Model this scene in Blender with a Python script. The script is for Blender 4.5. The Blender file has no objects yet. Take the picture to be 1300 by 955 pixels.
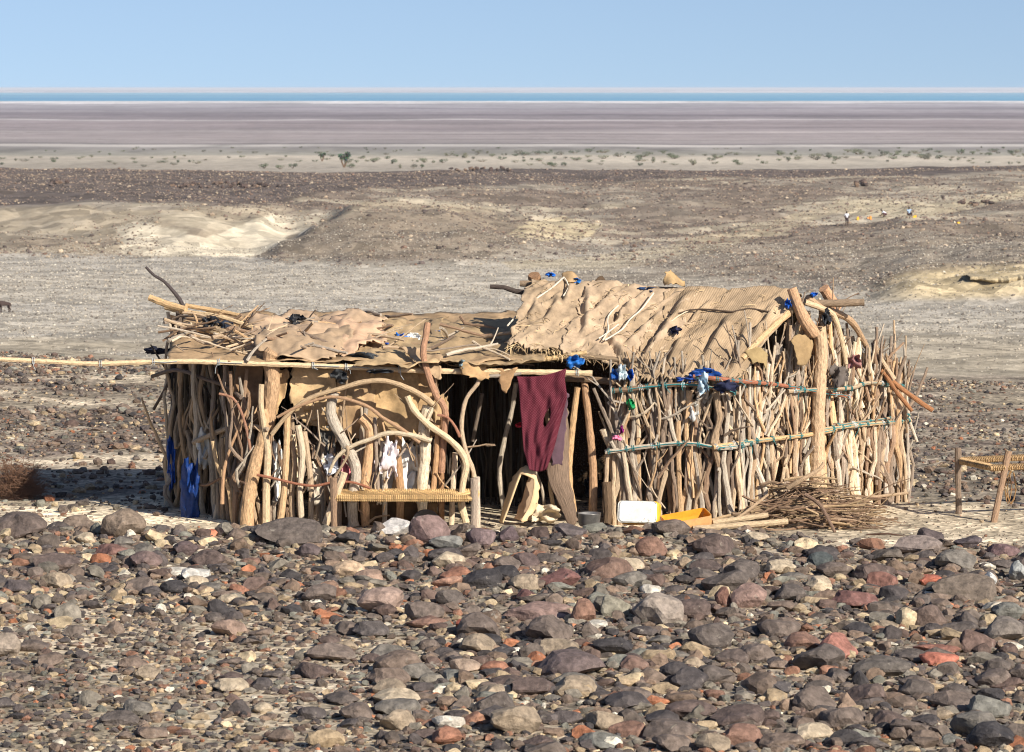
import bpy, math, random
import numpy as np
from mathutils import Vector, noise as mnoise
SC = bpy.context.scene
COL = SC.collection
R = math.radians
rnd = random.Random(7)
rng = np.random.default_rng(11)

# ------------------------------------------------------------------ camera, sky, sun, exposure
FPX, HOR, CAMZ = 4200.0, 111.5, 5.27          # focal length in px of a 1300 px wide picture, horizon row, eye height
cam_d = bpy.data.cameras.new('camera'); cam = bpy.data.objects.new('camera', cam_d); COL.objects.link(cam)
cam.location = (0, 0, CAMZ); cam.rotation_euler = (R(90), 0, 0)
cam_d.sensor_width = 36; cam_d.lens = 36*FPX/1300
cam_d.shift_y = -(477.5-HOR)/1300
cam_d.clip_start = 0.5; cam_d.clip_end = 400000
cam_d.dof.use_dof = True; cam_d.dof.focus_distance = 42; cam_d.dof.aperture_fstop = 6.3
SC.camera = cam
SUN_AZ, SUN_EL = R(180-42), R(30)             # azimuth clockwise from +Y: the sun stands behind the camera to the right
sdir = Vector((math.sin(SUN_AZ)*math.cos(SUN_EL), math.cos(SUN_AZ)*math.cos(SUN_EL), math.sin(SUN_EL)))
w = bpy.data.worlds.new('World'); SC.world = w; w.use_nodes = True
nt = w.node_tree; bg = nt.nodes['Background']
sky = nt.nodes.new('ShaderNodeTexSky'); sky.sky_type = 'NISHITA'; sky.sun_disc = False
sky.sun_elevation = SUN_EL; sky.sun_rotation = SUN_AZ
sky.altitude = 0; sky.air_density = 1.0; sky.dust_density = 0.8; sky.ozone_density = 3.2
tcw = nt.nodes.new('ShaderNodeTexCoord'); mpw = nt.nodes.new('ShaderNodeMapping')     # clear desert air: the horizon keeps the blue of the sky above it
mpw.inputs['Location'].default_value = (0, 0, 0.13); nt.links.new(tcw.outputs['Generated'], mpw.inputs[0]); nt.links.new(mpw.outputs[0], sky.inputs[0])
wb = nt.nodes.new('ShaderNodeVectorMath'); wb.operation = 'MULTIPLY'; wb.inputs[1].default_value = (1.07, 0.97, 0.96)   # camera white balance of the sky
nt.links.new(sky.outputs[0], wb.inputs[0]); nt.links.new(wb.outputs[0], bg.inputs[0]); bg.inputs[1].default_value = 0.085
sl = bpy.data.lights.new('sun', 'SUN'); sl.energy = 4.6; sl.angle = R(0.53); sl.color = (1.0, 0.93, 0.83)
so = bpy.data.objects.new('sun', sl); COL.objects.link(so)
so.rotation_euler = sdir.to_track_quat('Z', 'Y').to_euler(); so.location = (20, -20, 30)
SC.view_settings.view_transform = 'Standard'; SC.view_settings.look = 'None'
SC.view_settings.exposure = 0.7; SC.view_settings.gamma = 1; SC.view_settings.use_curve_mapping = False
SC.cycles.pixel_filter_type = 'BLACKMAN_HARRIS'; SC.cycles.filter_width = 1.1
SC.cycles.max_bounces = 5; SC.cycles.diffuse_bounces = 3; SC.cycles.volume_bounces = 0

# ------------------------------------------------------------------ helpers
def P(px, py, D):
    return ((px-650)*D/FPX, D, CAMZ-(py-HOR)*D/FPX)
def tag(o, label=None, cat=None, group=None, kind=None):
    if label: o['label'] = label
    if cat: o['category'] = cat
    if group: o['group'] = group
    if kind: o['kind'] = kind
    return o
def thing(name, loc, label, cat, group=None, rz=0):
    o = bpy.data.objects.new(name, None); o.empty_display_size = 0.1; COL.objects.link(o)
    o.location = loc; o.rotation_euler = (0, 0, rz)
    return tag(o, label, cat, group)
def put(me, name, parent=None, mats=(), world=True):
    o = bpy.data.objects.new(name, me); COL.objects.link(o)
    for m in mats: me.materials.append(m)
    if parent is not None:
        o.parent = parent
        if world:
            p = parent
            from mathutils import Matrix
            M = Matrix.Identity(4)
            while p is not None:
                M = (Matrix.Translation(p.location) @ p.rotation_euler.to_matrix().to_4x4()) @ M
                p = p.parent
            me.transform(M.inverted())
    return o
def np_mesh(name, V, F, col=None, smooth=False, uv=None):
    """V (n,3), F (m,k) all of one size; col (n,3) per point; uv (m*k,2)"""
    me = bpy.data.meshes.new(name)
    V = np.asarray(V, np.float32); F = np.asarray(F, np.int32)
    k = F.shape[1]
    me.vertices.add(len(V)); me.vertices.foreach_set('co', V.ravel())
    me.loops.add(F.size); me.loops.foreach_set('vertex_index', F.ravel())
    me.polygons.add(len(F)); me.polygons.foreach_set('loop_start', np.arange(0, F.size, k, dtype=np.int32))
    me.polygons.foreach_set('use_smooth', np.full(len(F), smooth))
    me.update(calc_edges=True)
    if col is not None:
        a = me.attributes.new('tint', 'FLOAT_COLOR', 'POINT')
        c4 = np.ones((len(V), 4), np.float32); c4[:, :3] = col
        a.data.foreach_set('color', c4.ravel())
    if uv is not None:
        l = me.uv_layers.new(name='UVMap'); l.data.foreach_set('uv', np.asarray(uv, np.float32).ravel())
    return me
def lin(r, g, b):
    f = lambda c: (c/255/12.92) if c <= 10 else ((c/255+0.055)/1.055)**2.4
    return (f(r), f(g), f(b))

def vnoise(x, y, seed=0):
    x = np.asarray(x, float); y = np.asarray(y, float)
    xi = np.floor(x).astype(np.int64); yi = np.floor(y).astype(np.int64)
    fx = x-xi; fy = y-yi; fx = fx*fx*(3-2*fx); fy = fy*fy*(3-2*fy)
    def h(a, b):
        n = (a*374761393 + b*668265263 + seed*1442695041) & 0xFFFFFFFF
        n = ((n ^ (n >> 13))*1274126177) & 0xFFFFFFFF
        return ((n ^ (n >> 16)) & 0xFFFF)/65535.0
    return (h(xi, yi)*(1-fx)+h(xi+1, yi)*fx)*(1-fy)+(h(xi, yi+1)*(1-fx)+h(xi+1, yi+1)*fx)*fy
def fbm(x, y, oct=4, seed=0, gain=0.5):
    s = 0; a = 1; t = 0
    for i in range(oct):
        s = s+a*(vnoise(x*2**i+17.3*i, y*2**i-9.1*i, seed+i)-0.5); t += a; a *= gain
    return s/t*2                       # about -1..1
def sstep(a, b, x):
    t = np.clip((x-a)/(b-a), 0, 1); return t*t*(3-2*t)

# ------------------------------------------------------------------ materials
def mat(name): 
    m = bpy.data.materials.new(name); m.use_nodes = True
    b = m.node_tree.nodes['Principled BSDF']; b.inputs['Roughness'].default_value = 0.85
    b.inputs['Specular IOR Level'].default_value = 0.25
    return m, m.node_tree, b
def nd(nt, t, **kw):
    n = nt.nodes.new('ShaderNode'+t)
    for k, v in kw.items():
        if k in ('op',): n.operation = v
        elif k == 'blend': n.blend_type = v
        elif k == 'dt': n.data_type = v
        else:
            n.inputs[k].default_value = v
    return n
def mixc(nt, blend='MIX', fac=1.0):
    n = nt.nodes.new('ShaderNodeMix'); n.data_type = 'RGBA'; n.blend_type = blend; n.inputs[0].default_value = fac
    return n
def tint_mat(name, scale=8, amt=0.35, bump=0.3, rough=0.85, stretch=None, detail=6, bdist=0.01, coords='Object', spot=None):
    m, t, b = mat(name)
    at = t.nodes.new('ShaderNodeAttribute'); at.attribute_name = 'tint'
    tc = t.nodes.new('ShaderNodeTexCoord'); src = tc.outputs[coords]
    if stretch:
        mp = t.nodes.new('ShaderNodeMapping'); mp.inputs['Scale'].default_value = stretch
        t.links.new(src, mp.inputs[0]); src = mp.outputs[0]
    nz = nd(t, 'TexNoise', Scale=scale, Detail=detail, Roughness=0.65); t.links.new(src, nz.inputs['Vector'])
    mr = nd(t, 'MapRange'); mr.inputs[1].default_value = 0.3; mr.inputs[2].default_value = 0.7
    mr.inputs[3].default_value = 1-amt; mr.inputs[4].default_value = 1+amt*0.8
    t.links.new(nz.outputs[0], mr.inputs[0])
    mx = nd(t, 'VectorMath', op='MULTIPLY'); t.links.new(at.outputs['Color'], mx.inputs[0]); t.links.new(mr.outputs[0], mx.inputs[1])
    out = mx.outputs[0]
    if spot:
        n2 = nd(t, 'TexNoise', Scale=spot[0], Detail=5, Roughness=0.7); t.links.new(src, n2.inputs['Vector'])
        cr = nd(t, 'MapRange'); cr.inputs[1].default_value = spot[2]; cr.inputs[2].default_value = spot[2]+0.08
        t.links.new(n2.outputs[0], cr.inputs[0])
        mm = mixc(t); t.links.new(cr.outputs[0], mm.inputs[0]); t.links.new(out, mm.inputs[6]); mm.inputs[7].default_value = (*spot[1], 1)
        out = mm.outputs[2]
    t.links.new(out, b.inputs['Base Color'])
    b.inputs['Roughness'].default_value = rough
    bp = nd(t, 'Bump', Strength=bump, Distance=bdist); t.links.new(nz.outputs[0], bp.inputs['Height']); t.links.new(bp.outputs[0], b.inputs['Normal'])
    return m

M_rock = tint_mat('rock', scale=13, amt=0.55, bump=1.0, bdist=0.03, rough=0.85, detail=10, spot=(7, (0.27, 0.235, 0.19), 0.62))
M_wood = tint_mat('driftwood', scale=8, amt=0.55, bump=1.0, bdist=0.012, coords='UV', stretch=(3.0, 0.55, 1), spot=(5, (0.09, 0.06, 0.04), 0.66))
M_mat = None
# ------------------------------------------------------------------ terrain
TAB = {   # screen bearing (px of the 1300 wide frame) -> [(distance, ground height)]
 -900: [(200,-12),(330,-12),(375,-7.5),(450,-7.6),(520,-7.9)],
 0:    [(200,-12),(335,-12),(352,-10.9),(378,-8.4),(450,-8.2),(525,-7.95)],
 110:  [(200,-12),(332,-12),(350,-10.9),(376,-8.3),(450,-8.2),(525,-8.0)],
 225:  [(200,-12),(332,-12),(345,-10.6),(366,-8.5),(450,-8.3),(527,-8.1)],
 320:  [(200,-12),(330,-12.1),(352,-11.2),(372,-8.8),(450,-8.4),(530,-8.3)],
 365:  [(200,-12),(322,-12),(338,-9.9),(350,-11.2),(366,-11),(388,-8.9),(450,-8.6),(530,-8.4)],
 405:  [(200,-12),(320,-12),(344,-8.7),(354,-9.6),(366,-10.4),(390,-8.7),(450,-8.5),(530,-8.4)],
 450:  [(200,-12),(316,-12),(350,-7.5),(366,-7.7),(398,-9.3),(440,-8.6),(530,-8.35)],
 560:  [(200,-12),(316,-12),(332,-10.4),(352,-8.0),(374,-8.1),(400,-9.5),(450,-8.7),(530,-8.1)],
 650:  [(200,-12),(318,-12),(350,-10.1),(374,-9.4),(402,-10.9),(440,-9.3),(480,-8.8),(535,-7.9)],
 740:  [(200,-12),(320,-12.1),(350,-11.2),(380,-10.9),(410,-11.3),(440,-9.9),(480,-9.1),(540,-8.3)],
 850:  [(200,-12),(300,-12.1),(340,-11.6),(380,-11.2),(410,-11.0),(440,-10.0),(490,-8.9),(545,-8.3)],
 980:  [(200,-12),(285,-12.1),(310,-11.3),(345,-11.3),(385,-10.9),(410,-11.2),(440,-9.8),(500,-8.6),(550,-8.1)],
 1080: [(200,-12),(266,-12.1),(276,-11.6),(300,-11.2),(345,-10.7),(384,-10.4),(404,-11.4),(440,-9.7),(500,-8.6),(555,-8.0)],
 1180: [(200,-12),(262,-12.1),(267,-10.6),(285,-10.2),(330,-10.4),(372,-9.5),(384,-9.7),(404,-11.0),(440,-9.6),(500,-8.5),(558,-7.6)],
 1300: [(200,-12),(262,-12.1),(267,-9.9),(290,-9.4),(335,-9.9),(380,-9.7),(402,-9.9),(430,-9.5),(500,-8.2),(560,-7.3)],
 2200: [(200,-12),(262,-12.1),(280,-9.2),(340,-9.5),(400,-9.3),(450,-9),(500,-8),(560,-7)],
}
PLAIN = -15.0
_u = np.array(sorted(TAB)); _Dg = np.arange(200, 561, 2.0)
_T = np.array([np.interp(_Dg, [d for d, z in TAB[k]], [z for d, z in TAB[k]]) for k in _u])
_ker = np.exp(-np.linspace(-3, 3, 9)**2); _ker /= _ker.sum()
_T = np.array([np.convolve(np.pad(r, 4, mode='edge'), _ker, mode='valid') for r in _T])
def tab_z(u, D):
    u = np.clip(u, _u[0], _u[-1]); i = np.clip(np.searchsorted(_u, u)-1, 0, len(_u)-2)
    t = (u-_u[i])/(_u[i+1]-_u[i]); t = t*t*(3-2*t)
    d = np.clip((D-200)/2.0, 0, len(_Dg)-1.001); j = d.astype(int); s = d-j
    a = _T[i, j]*(1-s)+_T[i, j+1]*s; b = _T[i+1, j]*(1-s)+_T[i+1, j+1]*s
    return a*(1-t)+b*t
def edge_D(u):      # distance of the terrace's rim
    return np.interp(u, [-2000, 0, 200, 400, 1150, 1300, 3000], [66, 63.5, 61, 60, 57.5, 56.8, 60])
def hgt(X, Y):
    X = np.asarray(X, float); Y = np.asarray(Y, float)
    D = np.maximum(Y, 12.0); u = 650+FPX*X/D
    near = 0.05*fbm(X*0.35, Y*0.35, 3, 5)+0.018*fbm(X*1.7, Y*1.7, 3, 6)
    hutd = np.exp(-(np.maximum(np.abs(X)-5.5, 0)**2+np.maximum(np.abs(Y-40.8)-1.7, 0)**2)/0.8)
    near = near*(1-0.9*hutd)
    near = near+0.13*np.exp(-((Y-37.9)/0.75)**2)*(1-0.55*sstep(2.6, 4.5, X))*sstep(9, 6, np.abs(X)) - 0.25*sstep(37, 28, Y)*sstep(2, -6, X)*0.3
    E = edge_D(u)+1.2*fbm(X*0.15, Y*0.0+3, 3, 9)
    drop = sstep(0, 75, Y-E)
    base = near*(1-drop)+(-12.0)*drop
    und = 0.35*fbm(X*0.03, Y*0.02, 4, 21)
    far = tab_z(u, np.clip(Y, 200, 560))
    hill = sstep(-11.9, -11.0, far)
    gul = np.abs(fbm(X*0.055+0.02*Y, Y*0.05, 5, 31, 0.55))
    far = far+hill*(1.0*fbm(X*0.045, Y*0.03, 6, 33, 0.58)-0.75*np.clip(0.30-gul, 0, 1)*2.6+0.2)*(1-0.55*sstep(410, 520, Y))+0.08*fbm(X*0.6, Y*0.3, 3, 40)
    far = far-(far-PLAIN)*sstep(528, 700, Y-1.5*fbm(X*0.05, Y*0+1, 3, 50)*6)
    z = np.where(Y < 200, base+und*drop*sstep(90, 140, Y), far+und*(1-sstep(600, 900, Y)))
    m = sstep(170, 215, Y)
    z2 = (base+und)*(1-m)+(far+und)*m
    z = np.where((Y > 150) & (Y < 230), z2, z)
    z = np.where(Y > 900, PLAIN+0*z, z)
    # cut bank of the sandy mound on the right: overhanging ledges
    led = np.exp(-((u-1245)/110)**2)*sstep(262, 268, Y)*sstep(300, 272, Y)
    z = z+led*0.35*np.sin(Y*2.1+2*fbm(X*0.2, Y*0.2, 2, 3))
    return z

def rows():
    r = [-400, -150, -50, -15, 0, 8, 14, 18, 21, 23]
    r += list(np.arange(24, 62, 0.16)); r += list(np.arange(62, 130, 1.0)); r += list(np.arange(130, 250, 1.6))
    r += list(np.arange(250, 560, 0.95)); r += list(np.arange(560, 900, 12))
    far = [(CAMZ-PLAIN)*FPX/(p-HOR) for p in list(np.arange(204, 180, -0.35))+list(np.arange(180, 114, -0.3))+[113.8, 113.3, 113.0]]
    r += [f for f in far if f > 905]
    return np.array(r)
def cols():
    c = list(np.arange(-700, 701, 3.6))
    s = 3.6; v = 700
    while v < 22000:
        s *= 1.18; v += s; c += [v, -v]
    return np.array(sorted(c))
RW, CC = rows(), cols()
Yg, Sg = np.meshgrid(RW, CC, indexing='ij')
Xg = np.clip(Sg*(np.maximum(Yg, 20)+6)/FPX, -40000, 40000)
Zg = hgt(Xg, Yg)
def zone_col(X, Y):
    D = np.maximum(Y, 12); u = 650+FPX*X/D; pz = CAMZ
    py = HOR+FPX*(CAMZ-hgt(X, Y))/D
    n1 = fbm(X*0.9, Y*0.9, 4, 61); n2 = fbm(X*0.05, Y*0.05, 4, 62); n3 = fbm(X*0.25, Y*0.25, 4, 63)
    sand = np.array(lin(214, 197, 168)); grit = np.array(lin(158, 145, 126)); dark = np.array(lin(122, 108, 96)); gravel = np.array(lin(184, 175, 158))
    tan = np.array(lin(176, 164, 142)); pale = np.array(lin(220, 208, 182)); plat = np.array(lin(103, 93, 86)); slope = np.array(lin(158, 147, 130))
    def mix(a, b, t): return a*(1-t[..., None])+b*t[..., None]
    c = np.broadcast_to(grit, X.shape+(3,))
    c = mix(c, dark, sstep(-0.1, 0.6, n1+0.3*n3))
    sandm = sstep(0.0, 0.35, 0.55-np.abs(Y-40.9+0.25*n3)/3.6+0.35*n3*1.0)*sstep(16, 9, np.abs(X))
    c = mix(c, sand, np.clip(sandm+0.9*sstep(2.6, 4.0, X)*sstep(9, 7.5, X)*sstep(2.4, 1.4, np.abs(Y-39.6)), 0, 1))
    c = mix(c, sand, sstep(0.1, 0.5, fbm(X*0.2, Y*0.45, 3, 71)-0.1)*sstep(44, 47, Y)*0.7)
    c = mix(c, sand*0.9, sstep(1, -3, X)*sstep(34.5, 31, Y)*0.8*sstep(-0.6, 0.1, n1))
    # wadi
    wad = sstep(60, 66, Y)
    wc = mix(np.broadcast_to(gravel, X.shape+(3,)), tan, sstep(-0.05, 0.35, fbm(X*0.012, Y*0.045, 4, 81)))
    wc = mix(wc, np.array(lin(172, 165, 152)), sstep(0.0, 0.4, fbm(X*0.02+5, Y*0.09, 4, 82))*0.8)
    c = mix(c, wc, wad)
    # hills
    far = tab_z(u, np.clip(Y, 200, 560)); hill = sstep(-11.95, -11.3, far)*sstep(240, 262, Y)
    hc = mix(np.broadcast_to(slope, X.shape+(3,)), np.array(lin(130, 117, 103)), sstep(-0.05, 0.11, fbm(X*0.06+0.03*Y, Y*0.035, 6, 91, 0.62)))
    hc = mix(hc, tan*1.05, sstep(0.08, 0.22, fbm(X*0.04-0.02*Y, Y*0.06, 6, 92, 0.62)))
    c = mix(c, hc, hill)
    pm = np.exp(-((u-300)/105)**4)*sstep(338, 346, Y)*sstep(372, 362, Y)*sstep(-0.25, -0.05, fbm(X*0.12, Y*0.12, 5, 93, 0.6)+0.05)
    pm += np.exp(-((u-745)/60)**2)*sstep(346, 352, Y)*sstep(362, 356, Y)*sstep(0.0, 0.2, n2+n3*0.5)*0.7
    pm += np.exp(-((u-1110)/90)**2)*sstep(404, 409, Y)*sstep(424, 414, Y)*0.55
    c = mix(c, pale, np.clip(pm, 0, 1))
    mound = np.exp(-((u-1240)/120)**4)*sstep(262, 264, Y)*sstep(292, 276, Y)
    c = mix(c, np.array(lin(192, 174, 138)), np.clip(mound, 0, 1)*0.9)
    # sediment and stone cover of the slopes, patch by patch
    wu = u+11*fbm(X*0.09, Y*0.09, 5, 141, 0.62)+4*fbm(X*0.5, Y*0.4, 3, 142); wp = py+5*fbm(X*0.10+7, Y*0.07, 5, 143, 0.62)+1.5*fbm(X*0.6, Y*0.4, 3, 144)
    def patch(poly, col, amt, c, vary=0.0):
        inside = np.zeros(X.shape, bool); n = len(poly)
        for i in range(n):
            (xa, ya), (xb, yb) = poly[i], poly[(i+1) % n]
            if ya == yb: continue
            cond = ((ya > wp) != (yb > wp)) & (wu < (xb-xa)*(wp-ya)/(yb-ya)+xa); inside ^= cond
        m_ = inside*(Y > 240)*(Y < 560)*amt
        if vary: m_ = m_*(1-vary*sstep(-0.1, 0.25, fbm(X*0.12, Y*0.08, 5, 151+len(poly), 0.62)))
        return mix(c, np.array(lin(*col)), m_)
    c = patch([(-400, 258), (0, 262), (110, 262), (150, 272), (200, 268), (260, 262), (330, 258), (372, 262), (330, 300), (300, 325), (-400, 318)], (172, 158, 134), .75, c, .5)
    c = patch([(148, 290), (180, 282), (235, 296), (262, 304), (300, 290), (345, 272), (375, 276), (414, 268), (420, 276), (395, 290), (350, 312), (322, 326), (150, 322)], (224, 211, 184), .95, c, .35)
    c = patch([(322, 326), (362, 302), (400, 284), (440, 264), (470, 256), (560, 262), (630, 268), (700, 285), (690, 300), (640, 318), (620, 330)], (134, 121, 104), .85, c, .25)
    c = patch([(405, 282), (440, 262), (470, 255), (560, 258), (640, 266), (640, 272), (560, 268), (470, 264)], (176, 162, 136), .7, c, .4)
    c = patch([(655, 286), (700, 276), (762, 284), (745, 304), (690, 306), (650, 300)], (196, 180, 146), .85, c, .3)
    c = patch([(640, 334), (740, 326), (850, 312), (950, 286), (1075, 256), (1100, 262), (1000, 292), (900, 322), (780, 342), (650, 345)], (182, 168, 140), .75, c, .4)
    c = patch([(760, 262), (850, 252), (960, 246), (1060, 244), (1060, 256), (930, 268), (800, 286)], (128, 115, 101), .75, c, .35)
    c = patch([(1060, 256), (1110, 250), (1180, 262), (1240, 250), (1330, 238), (1330, 246), (1240, 262), (1165, 278), (1080, 274)], (198, 184, 154), .85, c, .2)
    c = patch([(700, 348), (860, 322), (1000, 300), (1080, 284), (1160, 282), (1400, 262), (1400, 330), (1230, 340), (1120, 352), (1000, 372), (800, 372)], (138, 125, 108), .75, c, .45)
    pl = sstep(0, 14, Y-np.interp(u, [0, 150, 300, 450, 640, 900, 1100, 1300], [377, 377, 378, 445, 478, 505, 492, 515])+12*n2)
    c = mix(c, plat, pl)
    # scrub plain and salt flats, by distance
    q = py+3.0*fbm(X*0.005, Y*0.0012, 6, 101, 0.62)+1.2*fbm(X*0.0007+4, Y*0.0, 3, 102)
    bands = [(230, (178, 164, 138)), (211, (176, 160, 134)), (207, (194, 178, 148)), (199, (200, 182, 152)), (196.5, (160, 154, 132)), (190, (152, 144, 132)), (187, (150, 142, 134)), (185.5, (196, 186, 174)), (183.5, (192, 181, 170)), (182.5, (122, 112, 112)), (181, (156, 142, 138)), (176, (168, 152, 148)),
             (172, (160, 142, 140)), (168, (174, 158, 154)), (163, (150, 132, 134)), (158, (160, 140, 140)), (153.5, (158, 140, 142)), (152.6, (192, 182, 180)), (151.6, (150, 134, 138)), (146, (132, 116, 124)), (141, (160, 148, 154)), (138, (142, 130, 142)), (134, (168, 160, 168)), (131.5, (160, 152, 162)), (130.2, (206, 202, 202)), (128.6, (214, 210, 210)), (118, (215, 208, 208)), (115.3, (150, 168, 196)), (114, (196, 198, 208)), (112.6, (196, 202, 216)), (100, (196, 204, 220))]
    bp = np.array([b[0] for b in bands])[::-1]; bc = np.array([lin(*b[1]) for b in bands])[::-1]
    fc = np.stack([np.interp(q, bp, bc[:, k]) for k in range(3)], -1)
    gm = fc.mean(-1, keepdims=True)*np.array([1.05, 1.0, 0.93]); fc = fc*0.55+gm*0.45; fc = fc*(1+0.8*fbm(q*0.9, X*0.0016, 6, 108, 0.85)*sstep(186, 180, q))[..., None]; fc = fc*(1+0.34*fbm(X*0.009, Y*0.0022, 7, 103, 0.66))[..., None]
    fc = fc*(1+(0.5*np.minimum(fbm(X*0.06, Y*0.012, 4, 109, 0.7), 0.15)*sstep(181, 185, q)*sstep(212, 205, q)))[..., None]
    c = mix(c, fc, sstep(600, 760, Y))
    return c*0.86
gc = zone_col(Xg, Yg)
nr, nc = Xg.shape
idx = np.arange(nr*nc).reshape(nr, nc)
F = np.stack([idx[:-1, :-1], idx[:-1, 1:], idx[1:, 1:], idx[1:, :-1]], -1).reshape(-1, 4)
gme = np_mesh('ground', np.stack([Xg, Yg, Zg], -1).reshape(-1, 3), F, gc.reshape(-1, 3), smooth=True)
def ground_mat():
    m, t, b = mat('stony_ground')
    at = t.nodes.new('ShaderNodeAttribute'); at.attribute_name = 'tint'
    geo = t.nodes.new('ShaderNodeNewGeometry'); pos = geo.outputs['Position']
    out = at.outputs['Color']
    hs = []
    cd = nd(t, 'VectorMath', op='LENGTH'); t.links.new(pos, cd.inputs[0])     # distance from the hut's side of the plain
    for sc, amt, fade0, fade1 in ((16.0, 0.55, 60, 90), (2.3, 0.32, 250, 420), (0.45, 0.35, 700, 1200)):
        vo = nd(t, 'TexVoronoi', Scale=sc); t.links.new(pos, vo.inputs['Vector'])
        sep = nd(t, 'SeparateColor'); t.links.new(vo.outputs['Color'], sep.inputs[0])
        mr = nd(t, 'MapRange'); mr.inputs[3].default_value = 1-amt; mr.inputs[4].default_value = 1+amt; t.links.new(sep.outputs[0], mr.inputs[0])
        fd = nd(t, 'MapRange'); fd.inputs[1].default_value = fade0; fd.inputs[2].default_value = fade1; fd.inputs[3].default_value = 0.9; fd.inputs[4].default_value = 0.0
        t.links.new(cd.outputs['Value'], fd.inputs[0])
        mx = mixc(t, 'MULTIPLY'); t.links.new(fd.outputs[0], mx.inputs[0]); t.links.new(out, mx.inputs[6]); t.links.new(mr.outputs[0], mx.inputs[7])
        out = mx.outputs[2]
        if sc > 1: hs.append(vo.outputs['Distance'])
    n = nd(t, 'TexNoise', Scale=0.9, Detail=9, Roughness=0.75); t.links.new(pos, n.inputs['Vector'])
    mr = nd(t, 'MapRange'); mr.inputs[1].default_value = 0.3; mr.inputs[2].default_value = 0.7; mr.inputs[3].default_value = 0.84; mr.inputs[4].default_value = 1.14
    t.links.new(n.outputs[0], mr.inputs[0])
    mx = nd(t, 'VectorMath', op='MULTIPLY'); t.links.new(out, mx.inputs[0]); t.links.new(mr.outputs[0], mx.inputs[1])
    t.links.new(mx.outputs[0], b.inputs['Base Color'])
    b.inputs['Roughness'].default_value = 0.95; b.inputs['Specular IOR Level'].default_value = 0.1
    bp = nd(t, 'Bump', Strength=0.5, Distance=0.02); t.links.new(hs[0], bp.inputs['Height'])
    fd = nd(t, 'MapRange'); fd.inputs[1].default_value = 60; fd.inputs[2].default_value = 90; fd.inputs[3].default_value = 0.5; fd.inputs[4].default_value = 0.0
    t.links.new(cd.outputs['Value'], fd.inputs[0]); t.links.new(fd.outputs[0], bp.inputs['Strength'])
    t.links.new(bp.outputs[0], b.inputs['Normal'])
    return m
ground = put(gme, 'ground', mats=[ground_mat()]); tag(ground, kind='structure')

# the salt lake: a sheet of blue water far out on the flats
D0, D1 = (CAMZ-PLAIN)*FPX/(128.6-HOR), (CAMZ-PLAIN)*FPX/(117.8-HOR)
xs = np.linspace(-16000, 16000, 161)
ys0 = D0+260*fbm(xs*0.0006, xs*0, 4, 201)+xs*0.05; ys1 = D1+300*fbm(xs*0.0008, xs*0+3, 3, 202)
V = np.concatenate([np.stack([xs, ys0, xs*0+PLAIN+0.25], -1), np.stack([xs, ys1, xs*0+PLAIN+0.25], -1)])
i = np.arange(160); lake_me = np_mesh('lake', V, np.stack([i, i+1, i+162, i+161], -1))
m, t, b = mat('lake_water')
ge = t.nodes.new('ShaderNodeNewGeometry'); mp = nd(t, 'Mapping'); mp.inputs['Scale'].default_value = (0.00012, 0.0011, 1)
nz = nd(t, 'TexNoise', Scale=1.0, Detail=4); cr = t.nodes.new('ShaderNodeValToRGB')
cr.color_ramp.elements[0].position = 0.38; cr.color_ramp.elements[0].color = (*lin(56, 134, 172), 1)
cr.color_ramp.elements[1].position = 0.62; cr.color_ramp.elements[1].color = (*lin(100, 174, 196), 1)
t.links.new(ge.outputs['Position'], mp.inputs[0]); t.links.new(mp.outputs[0], nz.inputs['Vector']); t.links.new(nz.outputs[0], cr.inputs[0])
t.links.new(cr.outputs[0], b.inputs['Base Color'])
b.inputs['Roughness'].default_value = 0.6; b.inputs['Specular IOR Level'].default_value = 0.1
lake = put(lake_me, 'lake', mats=[m]); tag(lake, kind='structure')

# ------------------------------------------------------------------ stones
def ico(sub):
    import bmesh
    bm = bmesh.new(); bmesh.ops.create_icosphere(bm, subdivisions=sub, radius=1.0)
    V = np.array([v.co[:] for v in bm.verts]); F = np.array([[v.index for v in f.verts] for f in bm.faces]); bm.free()
    return V, F
def rock_proto(sub, seed, angular=0.5, cut=0.0):
    r = np.random.default_rng(seed); V, F = ico(sub); V = V.copy()
    # clip by random planes for facets
    for k in range(r.integers(7, 12)):
        n = r.normal(size=3); n /= np.linalg.norm(n); d = r.uniform(0.48, 0.84)-cut
        t = V@n; over = np.maximum(t-d, 0); V -= n*(over*(0.86+0.12*angular))[:, None]
    for k, (fr, am) in enumerate(((1.3, 0.16), (2.8, 0.07), (6, 0.03))):
        o = r.uniform(-50, 50, 3)
        d = np.array([mnoise.noise(Vector(v*fr+o)) for v in V]); V *= (1+am*d)[:, None]
    V /= np.abs(V).max()
    return V, F
PAL = [((94, 84, 77), 6), ((78, 71, 69), 5), ((106, 92, 82), 6), ((116, 98, 84), 4.5), ((94, 78, 71), 3), ((112, 105, 95), 4), ((146, 128, 104), 3.4), ((172, 154, 126), 1.9), ((126, 93, 76), 1.5), ((150, 100, 74), 0.7), ((112, 110, 101), 2.0), ((188, 180, 164), 0.5), ((64, 60, 60), 2.5)]
_pc = np.array([lin(*p[0]) for p in PAL]); _pw = np.array([p[1] for p in PAL], float); _pw /= _pw.sum()
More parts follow.
